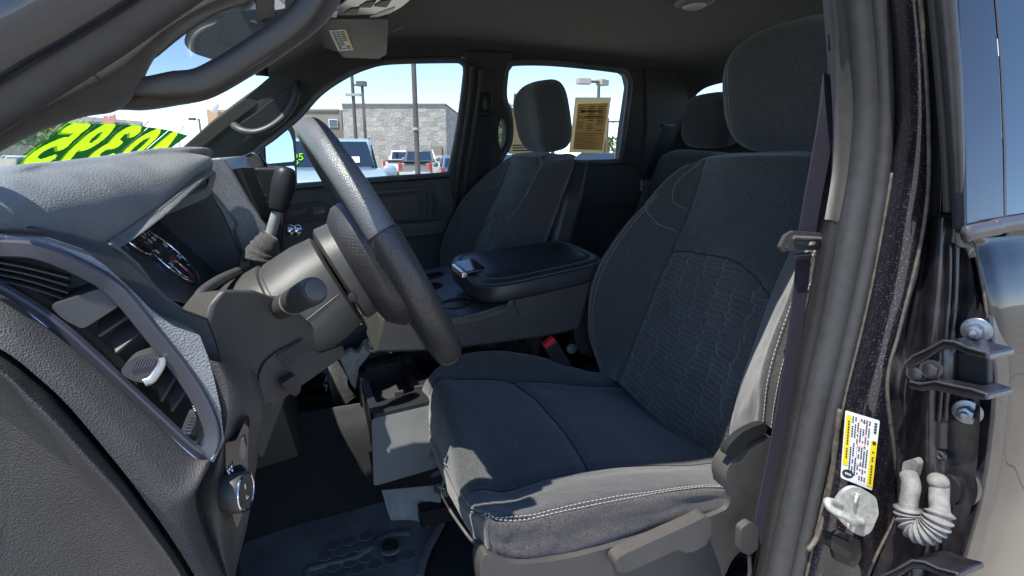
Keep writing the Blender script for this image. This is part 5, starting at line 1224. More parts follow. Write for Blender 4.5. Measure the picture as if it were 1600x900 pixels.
# driver belt
db = thing('driver_seat_belt', 'navy black driver seat belt with metal latch plate hanging along the near center pillar', 'seat belt', P(1250,400,-.72))
D = ribbon([P(x, y, X) for x, y, X in [(1300,120,-.70),(1293,180,-.715),(1281,250,-.72),(1268,320,-.722),(1260,370,-.722)]], .017, V(0,1,0)); wb = obj('webbing', D, M_['webbing'], db)
D = ribbon([P(x, y, X) for x, y, X in [(1302,130,-.68),(1299,200,-.69),(1288,270,-.70),(1274,340,-.712),(1264,370,-.715)]], .016, V(0,1,0)); obj('webbing', D, M_['webbing'], db)
D = ribbon([P(x, y, X) for x, y, X in [(1256,395,-.722),(1252,440,-.723),(1242,520,-.724),(1227,620,-.725),(1208,720,-.726),(1192,800,-.73),(1184,850,-.735)]], .0145, V(0,1,0)); obj('webbing', D, M_['webbing'], db)
def PL(x, y, o=0.0): return P(x, y, -.732-o)
D = Mesh(); D.slab(rounded([PL(x, y) for x, y in [(1219,386),(1228,368),(1240,361),(1284,364),(1287,376),(1280,391),(1244,391),(1236,392),(1222,394)]], .003), Vector((.006,0,0)), [rounded([PL(x, y) for x, y in [(1246,377),(1280,378),(1278,384),(1245,384)]], .001)]); ltp = obj('latch_plate', D, M_['plastic'], db, bevel=.0018)
D = Mesh(); D.cyl(PL(1229,385,.0005), PL(1229,385,.0015), .0022, n=14); obj('eye_hole', D, M_['black'], ltp)
D = Mesh(); D.tube([PL(1240,371,.001), PL(1282,373,.001)], .0028, 10); obj('belt_bar', D, M_['steel'], ltp)
D = Mesh(); D.box(PL(1254,402,.001), Vector((.003,0,0)), V(0,.0165,0), V(0,0,.0035)); obj('belt_stop', D, M_['black'], db, bevel=.001)
D = Mesh(); D.slab(rounded([P(x, y, -.742) for x, y in [(1158,826),(1172,816),(1186,824),(1184,858),(1172,868),(1156,862)]], .006), Vector((.012,0,0))); D.tube([P(1170,866,-.738), P(1172,890,-.738), P(1168,920,-.738)], .0035, 8); obj('lower_anchor', D, M_['plastic_fine'], db, bevel=.003)
D = Mesh(); D.cyl(P(1301,52,-.735), P(1302,78,-.735), .006, n=12, bev=.002); obj('height_slide', D, M_['black'], db)

# ================================================================== REAR DOOR OF THE DRIVER SIDE (closed)
rdoor = thing('driver_rear_door', 'shiny dark rear door at the right edge reflecting blue sky and pale ground', 'car door', V(-.95,1.2,.9))
M_dummy = 0
edge = [(1512,372),(1527,384),(1537,420),(1546,470),(1553,530),(1556,590),(1553,650),(1545,720),(1532,790),(1515,850),(1500,905),(1478,990)]
eX = [-.920,-.924,-.935,-.946,-.954,-.957,-.957,-.954,-.948,-.940,-.933,-.92]
E0 = [P(x, y, X) for (x, y), X in zip(edge, eX)]
net = [[p+V(.035,.012,0) for p in E0], [p+V(.006,-.001,0) for p in E0], [p+V(-.002,.004,0) for p in E0], [p+V(-.007,.03,0) for p in E0], [p+V(-.012,.12,0) for p in E0], [p+V(-.016,.4,0) for p in E0], [p+V(-.016,.8,0) for p in E0], [p+V(-.005,1.1,0) for p in E0]]
M_['skin'] = mat('glossy_dark_body_paint', (0.012, 0.012, 0.016), 0.25, metal=0.35, coat=1.0, coatr=0.015)
obj('outer_skin', patch(net, 60, 60), M_['skin'], rdoor, smooth=0)
D = Mesh(); D.tube(curve([p+V(.004,-.001,0) for p in E0], 70), .0022, 8); obj('hem_edge', D, M_['sealer_reflect'], rdoor, smooth=0)  # tan tone paints the ground reflected in the hem
D = Mesh(); out = [(1448,330),(1500,340),(1514,376),(1528,388),(1538,424),(1547,474),(1553,534),(1556,594),(1552,655),(1544,724),(1531,793),(1514,853),(1490,940),(1340,940),(1372,870),(1400,800),(1398,700),(1380,640),(1400,540),(1430,440)]
D.slab([PR(x, y, .765) for x, y in out], V(0,.03,0)); obj('shut_face', D, M_['paint_dull'], rdoor, bevel=.004)
net = []
for R, o in (([(1452,340),(1440,440),(1420,560),(1416,680),(1420,800),(1390,930)],.0),([(1470,340),(1462,440),(1450,560),(1448,680),(1450,800),(1424,930)],-.028),([(1490,345),(1490,440),(1484,560),(1480,680),(1478,800),(1450,930)],-.014),([(1508,372),(1522,440),(1530,560),(1530,680),(1516,800),(1480,930)],-.020)):
    net.append([PR(x, y, .765+o) for x, y in R])
obj('shut_face_pressing', patch(net, 40, 40), M_['paint_dull'], rdoor, smooth=0)
D = Mesh()
for x0, dx in ((1486,-4),(1496,-2)):
    D.tube(curve([PR(x, y, .742) for x, y in [(x0,380),(x0-2,460),(x0-10,560),(x0-18,660)]], 30), .003, 8)
obj('pressed_ribs', D, M_['paint_dull'], rdoor, smooth=0)
# upper frame, applique, glass, mouldings
def PU(x, y, o=0.0): return PP(x, y, (-.935-o, .8, 1.66), (1, 0, -.22))
D = Mesh(); D.slab([PU(x, y) for x, y in [(1494,-60),(1548,-60),(1556,20),(1563,110),(1568,230),(1570,352),(1510,360),(1508,240),(1502,110)]], Vector((.012,0,0))); obj('black_applique', D, M_['skin'], rdoor, bevel=.002)
D = Mesh(); D.ngon([PU(x, y, -.003) for x, y in [(1549,-60),(1557,20),(1564,110),(1569,230),(1571,350)]]+[PU(1571,360,-.003)+V(0,.9,-.035), PU(1549,-60,-.003)+V(.0,.9,0)]); obj('window', D, M_['dglass'], rdoor, smooth=0)
D = Mesh(); D.tube([PU(x, y, .0) for x, y in [(1551,-60),(1558,20),(1565,110),(1570,230),(1571,350)]], .0012, 6); obj('glass_edge', D, M_['bezel'], rdoor)
D = Mesh(); pts = [PU(1508,366,.004), PU(1520,363,.006), PU(1560,355,.006), PU(1600,347,.006)]; pts.append(pts[-1]+V(0,.6,.03)); D.tube(curve(pts, 50), (.0095,.006), 14, up=V(0,0,1)); obj('belt_molding', D, M_['bezel'], rdoor, smooth=0)
g1_ = [(1457,-60),(1463,0),(1472,90),(1480,190),(1486,280),(1489,358)]
g2_ = [(1490,-60),(1494,0),(1502,100),(1506,200),(1508,290),(1507,358)]
strip('frame_weatherstrip', [([(x-2, y) for x, y in g1_],-.87),(g1_,-.915),([((a+c)/2, (b+d)/2) for (a, b), (c, d) in zip(g1_, g2_)],-.928),(g2_,-.93),([(x+1,y) for x,y in g2_],-.90)], M_['rubber'], rdoor)
D = Mesh(); D.tube(curve([P(x, y, -.90) for x, y in [(1452,-60),(1458,0),(1466,90),(1474,190),(1479,280),(1481,330)]], 40), .005, 10); obj('frame_lip', D, M_['rubber'], rdoor, smooth=0)
D = Mesh(); D.slab([P(x, y, -.875) for x, y in [(1455,-60),(1500,-60),(1510,200),(1512,380),(1470,380),(1472,190)]], Vector((.03,.0,0))); obj('frame_inner', D, M_['black'], rdoor)
D = Mesh(); D.tube(curve([P(x, y, X) for x, y, X in [(1496,362,-.93),(1498,378,-.93),(1506,382,-.932),(1514,386,-.935),(1520,402,-.94)]], 30), (.004,.003), 8); obj('corner_bracket', D, M_['sealer_reflect'], rdoor, smooth=0)
# hinges
def hinge(name, label, cx, cy, s, rl):
    h = rdoor
    def H(dx, dy, r): return PR(cx+dx*s, cy+dy*s, r)
    D = Mesh()
    t1 = [(-64,-10),(-52,-22),(-30,-32),(-4,-46),(14,-44),(36,-34),(66,-26),(68,-14),(34,-22),(10,-32),(-6,-32),(-30,-16),(-46,-6),(-58,2)]
    D.slab([H(x, y, rl) for x, y in t1], V(0,.05,0)); h = obj('door_hinge', D, M_['paint_dull'], rdoor, bevel=.003); h['label'] = label
    D = Mesh()
    t2 = [(-62,28),(-40,34),(-20,32),(14,40),(44,46),(66,48),(64,38),(40,30),(10,24),(-16,18),(-40,22),(-56,18)]
    D.slab([H(x, y, rl-.005) for x, y in t2], V(0,.05,0)); obj('lower_arm', D, M_['paint_dull'], h, bevel=.003)
    D = Mesh(); D.slab([H(x, y, rl+.008) for x, y in [(-66,-8),(-54,-6),(-30,-18),(-8,-30),(-10,22),(-40,24),(-60,24)]], V(0,.02,0)); obj('mounting_plate', D, M_['paint_dull'], h, bevel=.002)
    D = Mesh(); D.tube([H(x, y, rl-.001) for x, y in [(-64,-10),(-52,-22),(-30,-32),(-4,-46),(14,-44),(36,-34),(66,-26)]], .0013, 6); obj('glint_edge', D, M_['zinc'], h)  # bright tube painted as a sun glint along the upper arm
    D = Mesh(); D.tube([H(x, y, rl-.006) for x, y in [(-56,18),(-40,22),(-16,18),(10,24),(40,30),(64,38)]], .0013, 6); obj('glint_edge', D, M_['zinc'], h)  # same painted glint on the lower arm
    D = Mesh(); D.cyl(H(2,-44,rl+.02), H(0,32,rl+.02), .009, n=18, bev=.002); obj('hinge_pin', D, M_['paint_dull'], h, smooth=50)
    for dx, dy in ((-44,4),(-22,-2)):
        D = Mesh(); a = H(dx, dy, rl+.008); D.cyl(a, a+V(-.002,-.008,0), .009, n=6, bev=.0012); D.cyl(a, a+V(-.001,-.003,0), .012, n=20); obj('bolt', D, M_['paint_dull'], h)
    D = Mesh(); D.slab([H(x, y, rl+.03) for x, y in [(10,-30),(66,-22),(66,38),(14,26)]], V(0,.01,0)); obj('door_plate', D, M_['black'], h, bevel=.002)
    return h
hinge('door_hinge', 'upper black steel hinge', 1478, 578, 1.0, .705)
hinge('door_hinge', 'lower black steel hinge', 1430, 922, 1.0, .66)
# wiring boot
wbt = thing('wiring_boot', 'dusty corrugated rubber wiring boot bent in a loop between door and jamb', 'wiring boot', PR(1440,800,.70))
cl = curve([PR(x, y, r) for x, y, r in [(1420,742,.715),(1424,760,.705),(1420,784,.70),(1420,806,.698),(1430,826,.695),(1446,831,.695),(1460,822,.70),(1468,802,.705),(1467,780,.715),(1468,758,.73)]], 150)
D = Mesh(); rad = []
for k in range(151):
    t = k/150
    rad.append(.0118+.0048*math.sin(k*.5)**2 if .27 < t < .80 else (.0105 if t < .27 else .0108))
D.tube(cl, rad, 18); obj('corrugated_tube', D, M_['dust'], wbt, smooth=0)
D = Mesh(); D.slab(rounded([PR(x, y, .725) for x, y in [(1410,722),(1428,716),(1434,724),(1430,742),(1414,786),(1406,780)]], .004), V(0,.012,0)); obj('grommet', D, M_['dust'], wbt, bevel=.002)
D = Mesh(); D.ball(PR(1466,752,.725), .012,.012,.010, 10); obj('boot_end', D, M_['dust'], wbt)
D = Mesh(); D.slab(rounded([PR(x, y, .745) for x, y in [(1468,744),(1486,742),(1500,760),(1498,784),(1480,792),(1466,780)]], .006), V(0,.012,0)); obj('seal_plate', D, M_['black'], wbt, bevel=.003)
for (x, y, lab) in ((1526,516,'highest round zinc bolt on the rear door edge just above the hinge arm'), (1512,643,'round zinc bolt on the rear door edge between the hinge and the wiring boot'), (1462,885,'big zinc bolt with washer beside the lower hinge near the bottom edge')):
    b_ = thing('door_bolt', lab, 'bolt', PR(x, y, .745), 'rear door bolts')
    D = Mesh(); a = PR(x, y, .747); D.cyl(a, a+V(-.001,-.003,0), .0155, n=26, bev=.001); obj('washer', D, M_['zinc'], b_, smooth=50)
    D = Mesh(); D.cyl(a+V(-.001,-.004,0), a+V(-.004,-.014,0), .009, n=6, bev=.001); D.cyl(a+V(-.004,-.014,0), a+V(-.006,-.020,0), .0042, n=14, bev=.001); obj('bolt_head', D, M_['zinc'], b_)
D = Mesh(); a = PR(1471,710,.748); D.cyl(a, a+V(-.001,-.004,0), .0075, n=20, bev=.001); D.tube([a+V(-.0015+.0*math.cos(t),-.005,0)+Vector((.004*math.cos(t),0,.004*math.sin(t))) for t in [2*math.pi*k/16 for k in range(16)]], .0012, 6, closed=True)
obj('plug', D, M_['rubber'], rdoor)
D = Mesh(); D.slab(curve([PR(x, y, .757) for x, y in [(1462,696),(1474,692),(1500,712),(1524,745),(1527,775),(1516,790),(1490,770),(1466,730)]], 40, True), V(0,.01,0)); obj('cover_plate', D, M_['paint_dull'], rdoor, bevel=.003)
# ================================================================== OUTSIDE
M_['asphalt'] = mat('sunlit_concrete_lot', (0.33, 0.30, 0.25), 0.85, bumps=[('noise', 40, 0.3, 0.01)], var=(0.14, 0.8))
M_['asphalt2'] = mat('asphalt_street', (0.10, 0.10, 0.10), 0.9, var=(0.2, 0.6))
M_['joint'] = mat('concrete_joint', (0.12, 0.11, 0.09), 0.9)
def wallmat(name, col, sx, sz, b2):
    m = bpy.data.materials.new(name); m.use_nodes = True; nt = m.node_tree; N = nt.nodes; Lk = nt.links; b = N['Principled BSDF']; b.inputs['Roughness'].default_value = .9
    tc = N.new('ShaderNodeTexCoord'); sep = N.new('ShaderNodeSeparateXYZ'); cmb = N.new('ShaderNodeCombineXYZ')
    Lk.new(tc.outputs['Object'], sep.inputs[0]); ad = N.new('ShaderNodeMath'); Lk.new(sep.outputs['X'], ad.inputs[0]); Lk.new(sep.outputs['Y'], ad.inputs[1]); Lk.new(ad.outputs[0], cmb.inputs['X']); Lk.new(sep.outputs['Z'], cmb.inputs['Y'])
    br = N.new('ShaderNodeTexBrick'); br.inputs['Scale'].default_value = 1.0; br.inputs['Brick Width'].default_value = sx; br.inputs['Row Height'].default_value = sz; br.inputs['Mortar Size'].default_value = .02
    br.inputs['Color1'].default_value = (*col, 1); br.inputs['Color2'].default_value = (*[c*b2 for c in col], 1); br.inputs['Mortar'].default_value = (*[c*.7 for c in col], 1)
    Lk.new(cmb.outputs[0], br.inputs['Vector']); Lk.new(br.outputs['Color'], b.inputs['Base Color'])
    nz = N.new('ShaderNodeTexNoise'); nz.inputs['Scale'].default_value = 5.5; Lk.new(tc.outputs['Object'], nz.inputs['Vector'])
    bu = N.new('ShaderNodeBump'); bu.inputs['Strength'].default_value = .5; bu.inputs['Distance'].default_value = .12; Lk.new(nz.outputs['Fac'], bu.inputs['Height'])
    bu2 = N.new('ShaderNodeBump'); bu2.inputs['Strength'].default_value = .8; bu2.inputs['Distance'].default_value = .05; Lk.new(br.outputs['Color'], bu2.inputs['Height']); Lk.new(bu.outputs[0], bu2.inputs['Normal']); Lk.new(bu2.outputs[0], b.inputs['Normal'])
    return m
M_['stone'] = wallmat('split_face_block', (0.40, 0.375, 0.34), .8, .40, .66)
M_['stucco'] = mat('tan_stucco', (0.23, 0.205, 0.17), 0.9, var=(0.08, .5))
M_['stucco_dark'] = mat('brown_stucco', (0.17, 0.15, 0.125), 0.9)
M_['tanwall'] = mat('tan_wall', (0.42, 0.30, 0.19), 0.9)
M_['pole'] = mat('bronze_pole', (0.085, 0.075, 0.065), 0.6, var=(.2, 3))
M_['palepole'] = mat('pale_pole', (0.35, 0.33, 0.29), 0.6)
M_['car_blue'] = mat('blue_grey_car_paint', (0.10, 0.16, 0.23), 0.3, metal=.3, coat=1)
M_['car_pale'] = mat('pale_blue_car_paint', (0.30, 0.38, 0.44), 0.3, metal=.2, coat=1)
M_['car_grey'] = mat('tan_grey_car_paint', (0.22, 0.20, 0.175), 0.3, metal=.4, coat=1)
M_['car_white'] = mat('white_car_paint', (0.7, 0.7, 0.7), 0.3, coat=1)
M_['car_black'] = mat('dark_car_paint', (0.015, 0.02, 0.025), 0.2, coat=1)
M_['tyre'] = mat('tyre', (0.02, 0.02, 0.02), 0.8)
M_['lamp_red'] = mat('red_lamp', (0.45, 0.02, 0.02), 0.25, coat=.5)
M_['sign_red'] = mat('sign_red', (0.42, 0.02, 0.035), 0.5)
M_['fence'] = mat('cream_fence', (0.5, 0.45, 0.36), 0.8)
gm = Mesh(); n = 40
gm.grid([[V(-400+1000*i/n, -500+1000*j/n, 0) for j in range(n+1)] for i in range(n+1)])
g = obj('ground', gm, M_['asphalt'], None, smooth=0, kind='structure')
D = Mesh()
for k in range(-6, 9):
    D.bx(-9, 60, k*3.0-.008, k*3.0+.008, .004, .006)
    D.bx(k*3.0-.7, k*3.0-.684, -30, 40, .0045, .0065)
obj('ground_joints', D, M_['joint'], None, kind='structure')
D = Mesh(); D.bx(-60, 140, -60, -34, .004, .010); obj('street', D, M_['asphalt2'], None, kind='structure')

def W(px, py, d): return PD(px, py, d)
# split faced building with lower stucco wing
bd = thing('stone_building', 'grey split face block building with a flat roof seen through the far front window', 'building', PZ(620, 275, 0.0))
def bplane(px, py, d0=50.0): return PP(px, py, (CAM[0]+d0*ct, CAM[1]+d0*st, 0), (ct, st, 0))
def block(name, x0, x1, ytop, dist, depth, m, parent, ybot=None):
    a = bplane(x0, ytop, dist); b = bplane(x1, ytop, dist); zt = (a.z+b.z)/2
    zb = 0.0 if ybot is None else bplane((x0+x1)/2, ybot, dist).z
    D = Mesh(); f_ = V(ct, st, 0)*depth
    p = [Vector((a.x, a.y, zb)), Vector((b.x, b.y, zb)), Vector((b.x, b.y, zt)), Vector((a.x, a.y, zt))]
    D.slab(p, f_); return obj(name, D, m, parent)
block('stone_wall', 534, 696, 163, 50, 18, M_['stone'], bd)
block('parapet', 533.5, 696.5, 161.5, 49.9, 18.2, M_['stucco_dark'], bd, 164.5)
D = block('service_door', 673, 690, 228, 49.85, .2, M_['stucco'], bd)
sw_ = thing('stucco_building', 'low tan stucco building wing with small square windows left of the stone wall', 'building', PZ(470, 275, 0.0))
block('wall', 396, 533, 172, 54, 14, M_['stucco'], sw_)
block('lower_wing', 430, 545, 203, 51.5, 2.4, M_['stucco_dark'], sw_)
block('roof_coping', 395, 528, 170.5, 53.9, 14.3, M_['stucco_dark'], sw_, 174)
for x0, x1, y0, y1 in ((476,488,185,198),(513,527,186,199),(440,452,186,199)):
    fr_ = block('window', x0, x1, y0, 53.85, .1, M_['white'], sw_, y1); block('pane', x0+1.2, x1-1.2, y0+1.2, 53.8, .1, M_['dglass'], fr_, y1-1.2)
tb = thing('tan_building', 'tan block building with a white curved roof sign far beyond the windshield', 'building', PZ(335, 262, 0.0))
block('wall', 322, 372, 171, 90, 20, M_['tanwall'], tb)
D = Mesh(); D.tube(curve([bplane(x, y, 89) for x, y in [(328,171),(334,164),(332,157),(326,153)]], 16), [(.5+.5*(1-k/16), .3) for k in range(17)], 8); obj('roof_sign', D, M_['car_white'], tb)
wb_ = thing('white_building', 'pale grey building rising behind the trees beyond the windshield', 'building', PZ(120, 262, 0)); block('wall', 96, 133, 182, 130, 20, M_['greyplastic'], wb_)

def pole(name, label, px, ytop, d, r, m='pole', cat='light pole', group='lamp posts in the lot'):
    t = thing(name, label, cat, None, group)
    a = W(px, ytop, d); base = Vector((a.x, a.y, 0)); t.location = base
    D = Mesh(); D.tube([base, base.lerp(a, .5), a], [r*1.1, r, r*.9], 12); obj('shaft', D, M_[m], t)
    D = Mesh(); D.cyl(base, base+V(0,0,.5), r*2.2, n=14); obj('base', D, M_['palepole'], t)
    return t, a
def lamp_head(t, a, dirs, s, m='palepole'):
    for d_ in dirs:
        D = Mesh(); D.tube([a, a+d_*s*.5], s*.07, 8); arm = obj('arm', D, M_['pole'], t)
        D = Mesh(); c = a+d_*s*.85; u = d_.normalized(); w = u.cross(Vector((0,0,1))); D.box(c, u*s*.36, w*s*.22, Vector((0,0,s*.16))); obj('lamp_head', D, M_[m], t, bevel=s*.04)
side_ = V(-st, ct, 0)
t, a = pole('light_pole', 'thick brown light pole standing in front of the stone building and pickup', 641, -30, 17, .085)
D = Mesh(); c = W(643, 199, 17); c = Vector((a.x, a.y, c.z)); D.cyl(c-V(0,0,.04), c+V(0,0,.04), .12, n=14); D.tube([c-side_*.2+V(0,0,.1), c, c+side_*.2+V(0,0,.1)], .02, 6); obj('collar', D, M_['palepole'], t)
t, a = pole('light_pole', 'thin light pole with a small collar left of the stone building', 546, 60, 26, .085)
c = W(547, 146, 26); c = Vector((a.x, a.y, c.z)); D = Mesh(); D.box(c, side_*.35, V(ct,st,0)*.15, V(0,0,.06)); obj('collar', D, M_['palepole'], t)
t, a = pole('light_pole', 'light pole with one box lamp on an arm near the stone building', 566, 135, 34, .10)
D = Mesh(); D.tube([W(567,131,34), W(556,133,34), W(549,131,34)], .06, 8); D.box(W(565,131,34), side_*.28, V(ct,st,0)*.25, V(0,0,.14)); obj('lamp_head', D, M_['pole'], t)
t, a = pole('light_pole', 'light pole with two box lamps above the paper in the far rear window', 936, 128, 22, .07)
lamp_head(t, a, [-side_*1+V(-ct,-st,0)*.3, side_*.25+V(ct,st,0)*.3], .75)
t, a = pole('light_pole', 'short light pole beyond the windshield next to the tan building', 311, 186, 60, .12); lamp_head(t, a, [-side_], .9, 'pole')
t, a = pole('utility_pole', 'wooden utility pole with crossarm and wires in the far rear window', 950, 184, 60, .14, 'bark', 'utility pole', None)
D = Mesh(); D.tube([a-side_*1.2+V(0,0,-.4), a+side_*1.6+V(0,0,-.4)], .1, 6); obj('crossarm', D, M_['bark'], t)
D = Mesh()
for k in range(6):
    z0 = -0.4-1.0*k; p0 = a+V(0,0,z0); p1 = a+side_*14+V(ct,st,0)*8+V(0,0,z0-1.0); D.tube([p0, p0.lerp(p1,.5)-V(0,0,.7), p1], .025, 5)
obj('wires', D, M_['black'], t)
for px, yt, yb, lab in ((218,190,205,'larger Y shaped pole against the sky beyond the windshield'), (278,198,208,'smaller Y shaped pole right of the other beyond the windshield')):
    t, a = pole('sign_pole', lab, px, yb, 100, .12, 'palepole', 'pole', None)
    s = (yb-yt)*100/FPX; D = Mesh(); D.tube([a-side_*s*1.1+V(0,0,s), a, a+side_*s*1.1+V(0,0,s)], .12, 6); obj('fork', D, M_['palepole'], t)
t, a = pole('banner_pole', 'pole with a red banner showing a white letter beyond the windshield', 179, 178, 70, .1, 'pole', 'banner', None)
q = [W(161,181,70), W(178,180,70), W(181,192,70), W(163,193,70)]; D = Mesh(); D.slab(q, V(ct,st,0)*.05); bn = obj('banner', D, M_['sign_red'], t)
D = Mesh(); text_on(D, 'T', .62, (q[0]+q[1]+q[2]+q[3])/4-V(ct,st,0)*.06+V(0,0,.14), side_, V(0,0,1), .01); text_on(D, 'H', .62, (q[0]+q[1]+q[2]+q[3])/4-V(ct,st,0)*.06+V(0,0,-.42), side_, V(0,0,1), .01); obj('banner_letter', D, M_['white'], bn)

# trees
def tree(label, px, d, ytop, w, group='trees around the lot', seed=1, n=900):
    rnd = random.Random(seed)
    a = W(px, ytop, d); base = Vector((a.x, a.y, 0)); H = a.z
    t = thing('leafy_tree', label, 'tree', base, group)
    D = Mesh(); D.tube([base, base+V(.1,.05,H*.35), base+V(-.05,.1,H*.7)], [H*.03, H*.022, H*.008], 8)
    for k in range(5):
        an = rnd.random()*6.3; s0 = base+V(0,0,H*(.3+.08*k)); D.tube([s0, s0+V(math.cos(an)*w*.4, math.sin(an)*w*.4, H*.22)], [H*.012, H*.004], 6)
    obj('trunk', D, M_['bark'], t)
    D = Mesh(); cl_ = [(base+V(rnd.gauss(0,w*.30), rnd.gauss(0,w*.30), H*(.42+.45*rnd.random())), w*(.15+.17*rnd.random())) for _ in range(14)]
    for _ in range(n):
        c, r = rnd.choice(cl_); d_ = Vector((rnd.gauss(0,1), rnd.gauss(0,1), rnd.gauss(0,.8))).normalized(); p = c+d_*r*(.55+.5*rnd.random())
        s = w*.055*(.6+rnd.random()); u = Vector((rnd.gauss(0,1), rnd.gauss(0,1), rnd.gauss(0,1))).normalized(); v = u.cross(d_+Vector((.01,.02,.03))).normalized()
        b = len(D.v); D.v += [p-u*s, p+v*s*.6, p+u*s, p-v*s*.6]; D.f.append((b,b+1,b+2,b+3)); D.m.append(0)
    obj('crown', D, M_['leaf'], t, smooth=0)
for i, (px, d, yt, w, lab) in enumerate([(8,75,214,9,'green tree furthest left beyond the windshield'), (45,85,200,10,'bushy green tree behind the price stickers at left'), (88,80,192,9,'tall green tree rising just above the green stickers'),
        (800,45,138,4.5,'tree behind the passenger headrest in the far rear window'), (786,40,192,3.2,'low green tree seen through the oval hole of the far pillar'), (702,70,214,4,'small tree right of the stone building'), (945,75,214,4,'small tree by the utility pole in the far rear window'), (128,110,206,8,'distant tree behind the green stickers')]):
    tree(lab, px, d, yt, w, seed=11+i, n=1400 if i < 3 else 900)

# vehicles
def wheel(parent, c, ax, r=.38, w=.13):
    D = Mesh(); D.cyl(c-ax*w, c+ax*w, r, n=24, bev=.04); wh = obj('wheel', D, M_['tyre'], parent, smooth=50)
    D = Mesh(); D.cyl(c+ax*(w-.01), c+ax*(w+.01), r*.58, n=20, bev=.01); D.cyl(c-ax*(w-.01), c-ax*(w+.01), r*.58, n=20, bev=.01); obj('rim', D, M_['bezel'], wh)
def car(name, label, base, ang, paint, kind='pickup', cat='pickup truck', group=None, L=5.8, Wd=1.95, Ht=1.95):
    t = thing(name, label, cat, base, group)
    fx = Vector((math.cos(ang), math.sin(ang), 0)); sx = Vector((-fx.y, fx.x, 0)); up = Vector((0,0,1))
    def Q(a, b, c): return base+fx*a*L/2+sx*b*Wd/2+up*c*Ht/1.95
    body = [(-1,.62),(-1,1.15),(-.98,1.22),(-.14,1.24),(.45,1.24),(.55,1.20),(.93,1.12),(1,.98),(1,.55),(.92,.42),(-.94,.45)]
    if kind != 'pickup': body = [(-1,.62),(-.99,1.15),(-.95,1.2),(.38,1.18),(.5,1.12),(.92,1.02),(1,.88),(1,.5),(.92,.36),(-.94,.40)]
    if kind == 'jeep': body = [(-1,.7),(-1,1.36),(-.97,1.43),(.38,1.43),(.9,1.39),(1,1.26),(1,.6),(.92,.5),(-.94,.5)]
    D = Mesh(); D.slab([Q(a,-1,c) for a, c in body], sx*Wd); obj('body', D, paint, t, bevel=.06, seg=3)
    cab = [(-.14,1.24),(-.10,1.88),(-.05,1.95),(.26,1.95),(.30,1.92),(.47,1.24)] if kind == 'pickup' else [(-.97,1.18),(-.86,1.86),(-.80,1.92),(.10,1.95),(.16,1.92),(.42,1.18)]
    if kind == 'jeep': cab = [(-.97,1.41),(-.94,1.88),(-.88,1.94),(.20,1.96),(.26,1.93),(.40,1.41)]
    b0 = [Q(a,-.93 if c < 1.4 else -.80,c) for a, c in cab]; b1 = [Q(a,.93 if c < 1.4 else .80,c) for a, c in cab]
    D = Mesh(); D.grid([b0, b1], cu=True); D.ngon(list(reversed(b0))); D.ngon(b1); obj('cab', D, paint, t, bevel=.05, seg=3, smooth=30)
    def gl(nm, pts, off, m='dglass'):
        D = Mesh(); D.slab([p+off*.012 for p in pts], -off*.03); return obj(nm, D, M_[m], t, bevel=.004)
    f0, f1 = (.46,1.28),(.305,1.88)
    if kind != 'pickup': f0, f1 = (.405,1.22),(.175,1.88)
    if kind == 'jeep': f0, f1 = (.39,1.46),(.272,1.89)
    gl('windshield', [Q(f0[0],-.84,f0[1]), Q(f0[0],.84,f0[1]), Q(f1[0],.72,f1[1]), Q(f1[0],-.72,f1[1])], (fx+up*.6).normalized()*2.2)
    r0, r1 = ((-.138,1.34),(-.105,1.84)) if kind == 'pickup' else ((-.955,1.28),(-.875,1.80))
    gl('rear_window', [Q(r0[0],-.78,r0[1]), Q(r0[0],.78,r0[1]), Q(r1[0],.70,r1[1]), Q(r1[0],-.70,r1[1])], -fx*1.5)
    for s in (-1, 1):
        lo, hi = (.93, .80)
        x0, x1, x2, x3 = (-.09,.40,.28,-.07) if kind == 'pickup' else (-.88,.34,.12,-.80)
        gl('side_window', [Q(x0,s*lo*.985,1.30), Q(x1,s*lo*.985,1.30), Q(x2,s*hi*1.012,1.86), Q(x3,s*hi*1.012,1.86)], sx*s*1.6)
        D = Mesh(); D.ball(Q(.40,s*1.12,1.36), .10,.14,.13, 8, 2.8); obj('door_mirror', D, paint, t)
        D = Mesh(); D.box(Q(-1,s*.88,1.02)-fx*.01, fx*.04, sx*.085, up*.20); obj('tail_light', D, M_['lamp_red'], t, bevel=.02)
        D = Mesh(); D.box(Q(.985,s*.80,.92), fx*.06, sx*.17, up*.09); obj('headlight', D, M_['label'], t, bevel=.02)
        for a in (-.62,.64): wheel(t, Q(a,s*.86,.38), sx)
    D = Mesh(); D.box(Q(-1.02,0,.62), fx*.08, sx*Wd*.46, up*.10); obj('bumper', D, M_['chrome'] if kind == 'pickup' else paint, t, bevel=.03)
    D = Mesh(); D.box(Q(1.01,0,.55), fx*.07, sx*Wd*.47, up*.12); obj('bumper', D, M_['black'], t, bevel=.03)
    D = Mesh(); D.box(Q(1.0,0,.86), fx*.03, sx*.42, up*.16); obj('grille', D, M_['black'], t, bevel=.02)
    D = Mesh(); D.box(Q(-1.035,0,.66), fx*.03, sx*.17, up*.08); obj('license_plate', D, M_['label'], t)
    if kind == 'pickup':
        D = Mesh(); D.box(Q(-.60,0,1.25), fx*L*.20, sx*Wd*.43, up*.012); obj('bed_floor', D, M_['black'], t)
        D = Mesh(); D.box(Q(-1.005,0,1.14), fx*.02, sx*.60, up*.035); obj('tailgate_band', D, M_['black'], t)
    return t, Q, fx, sx
vang = math.atan2(-st, ct)              # heading straight away from the camera
b = PZ(657, 284, 0)
T_, Q_, fx, sx = car('pickup_truck', 'tan grey pickup truck seen from behind with red tail lights by the stone building', b, vang+math.radians(4), M_['car_grey'], group='parked vehicles')
b = W(630, 260, 41); b.z = 0
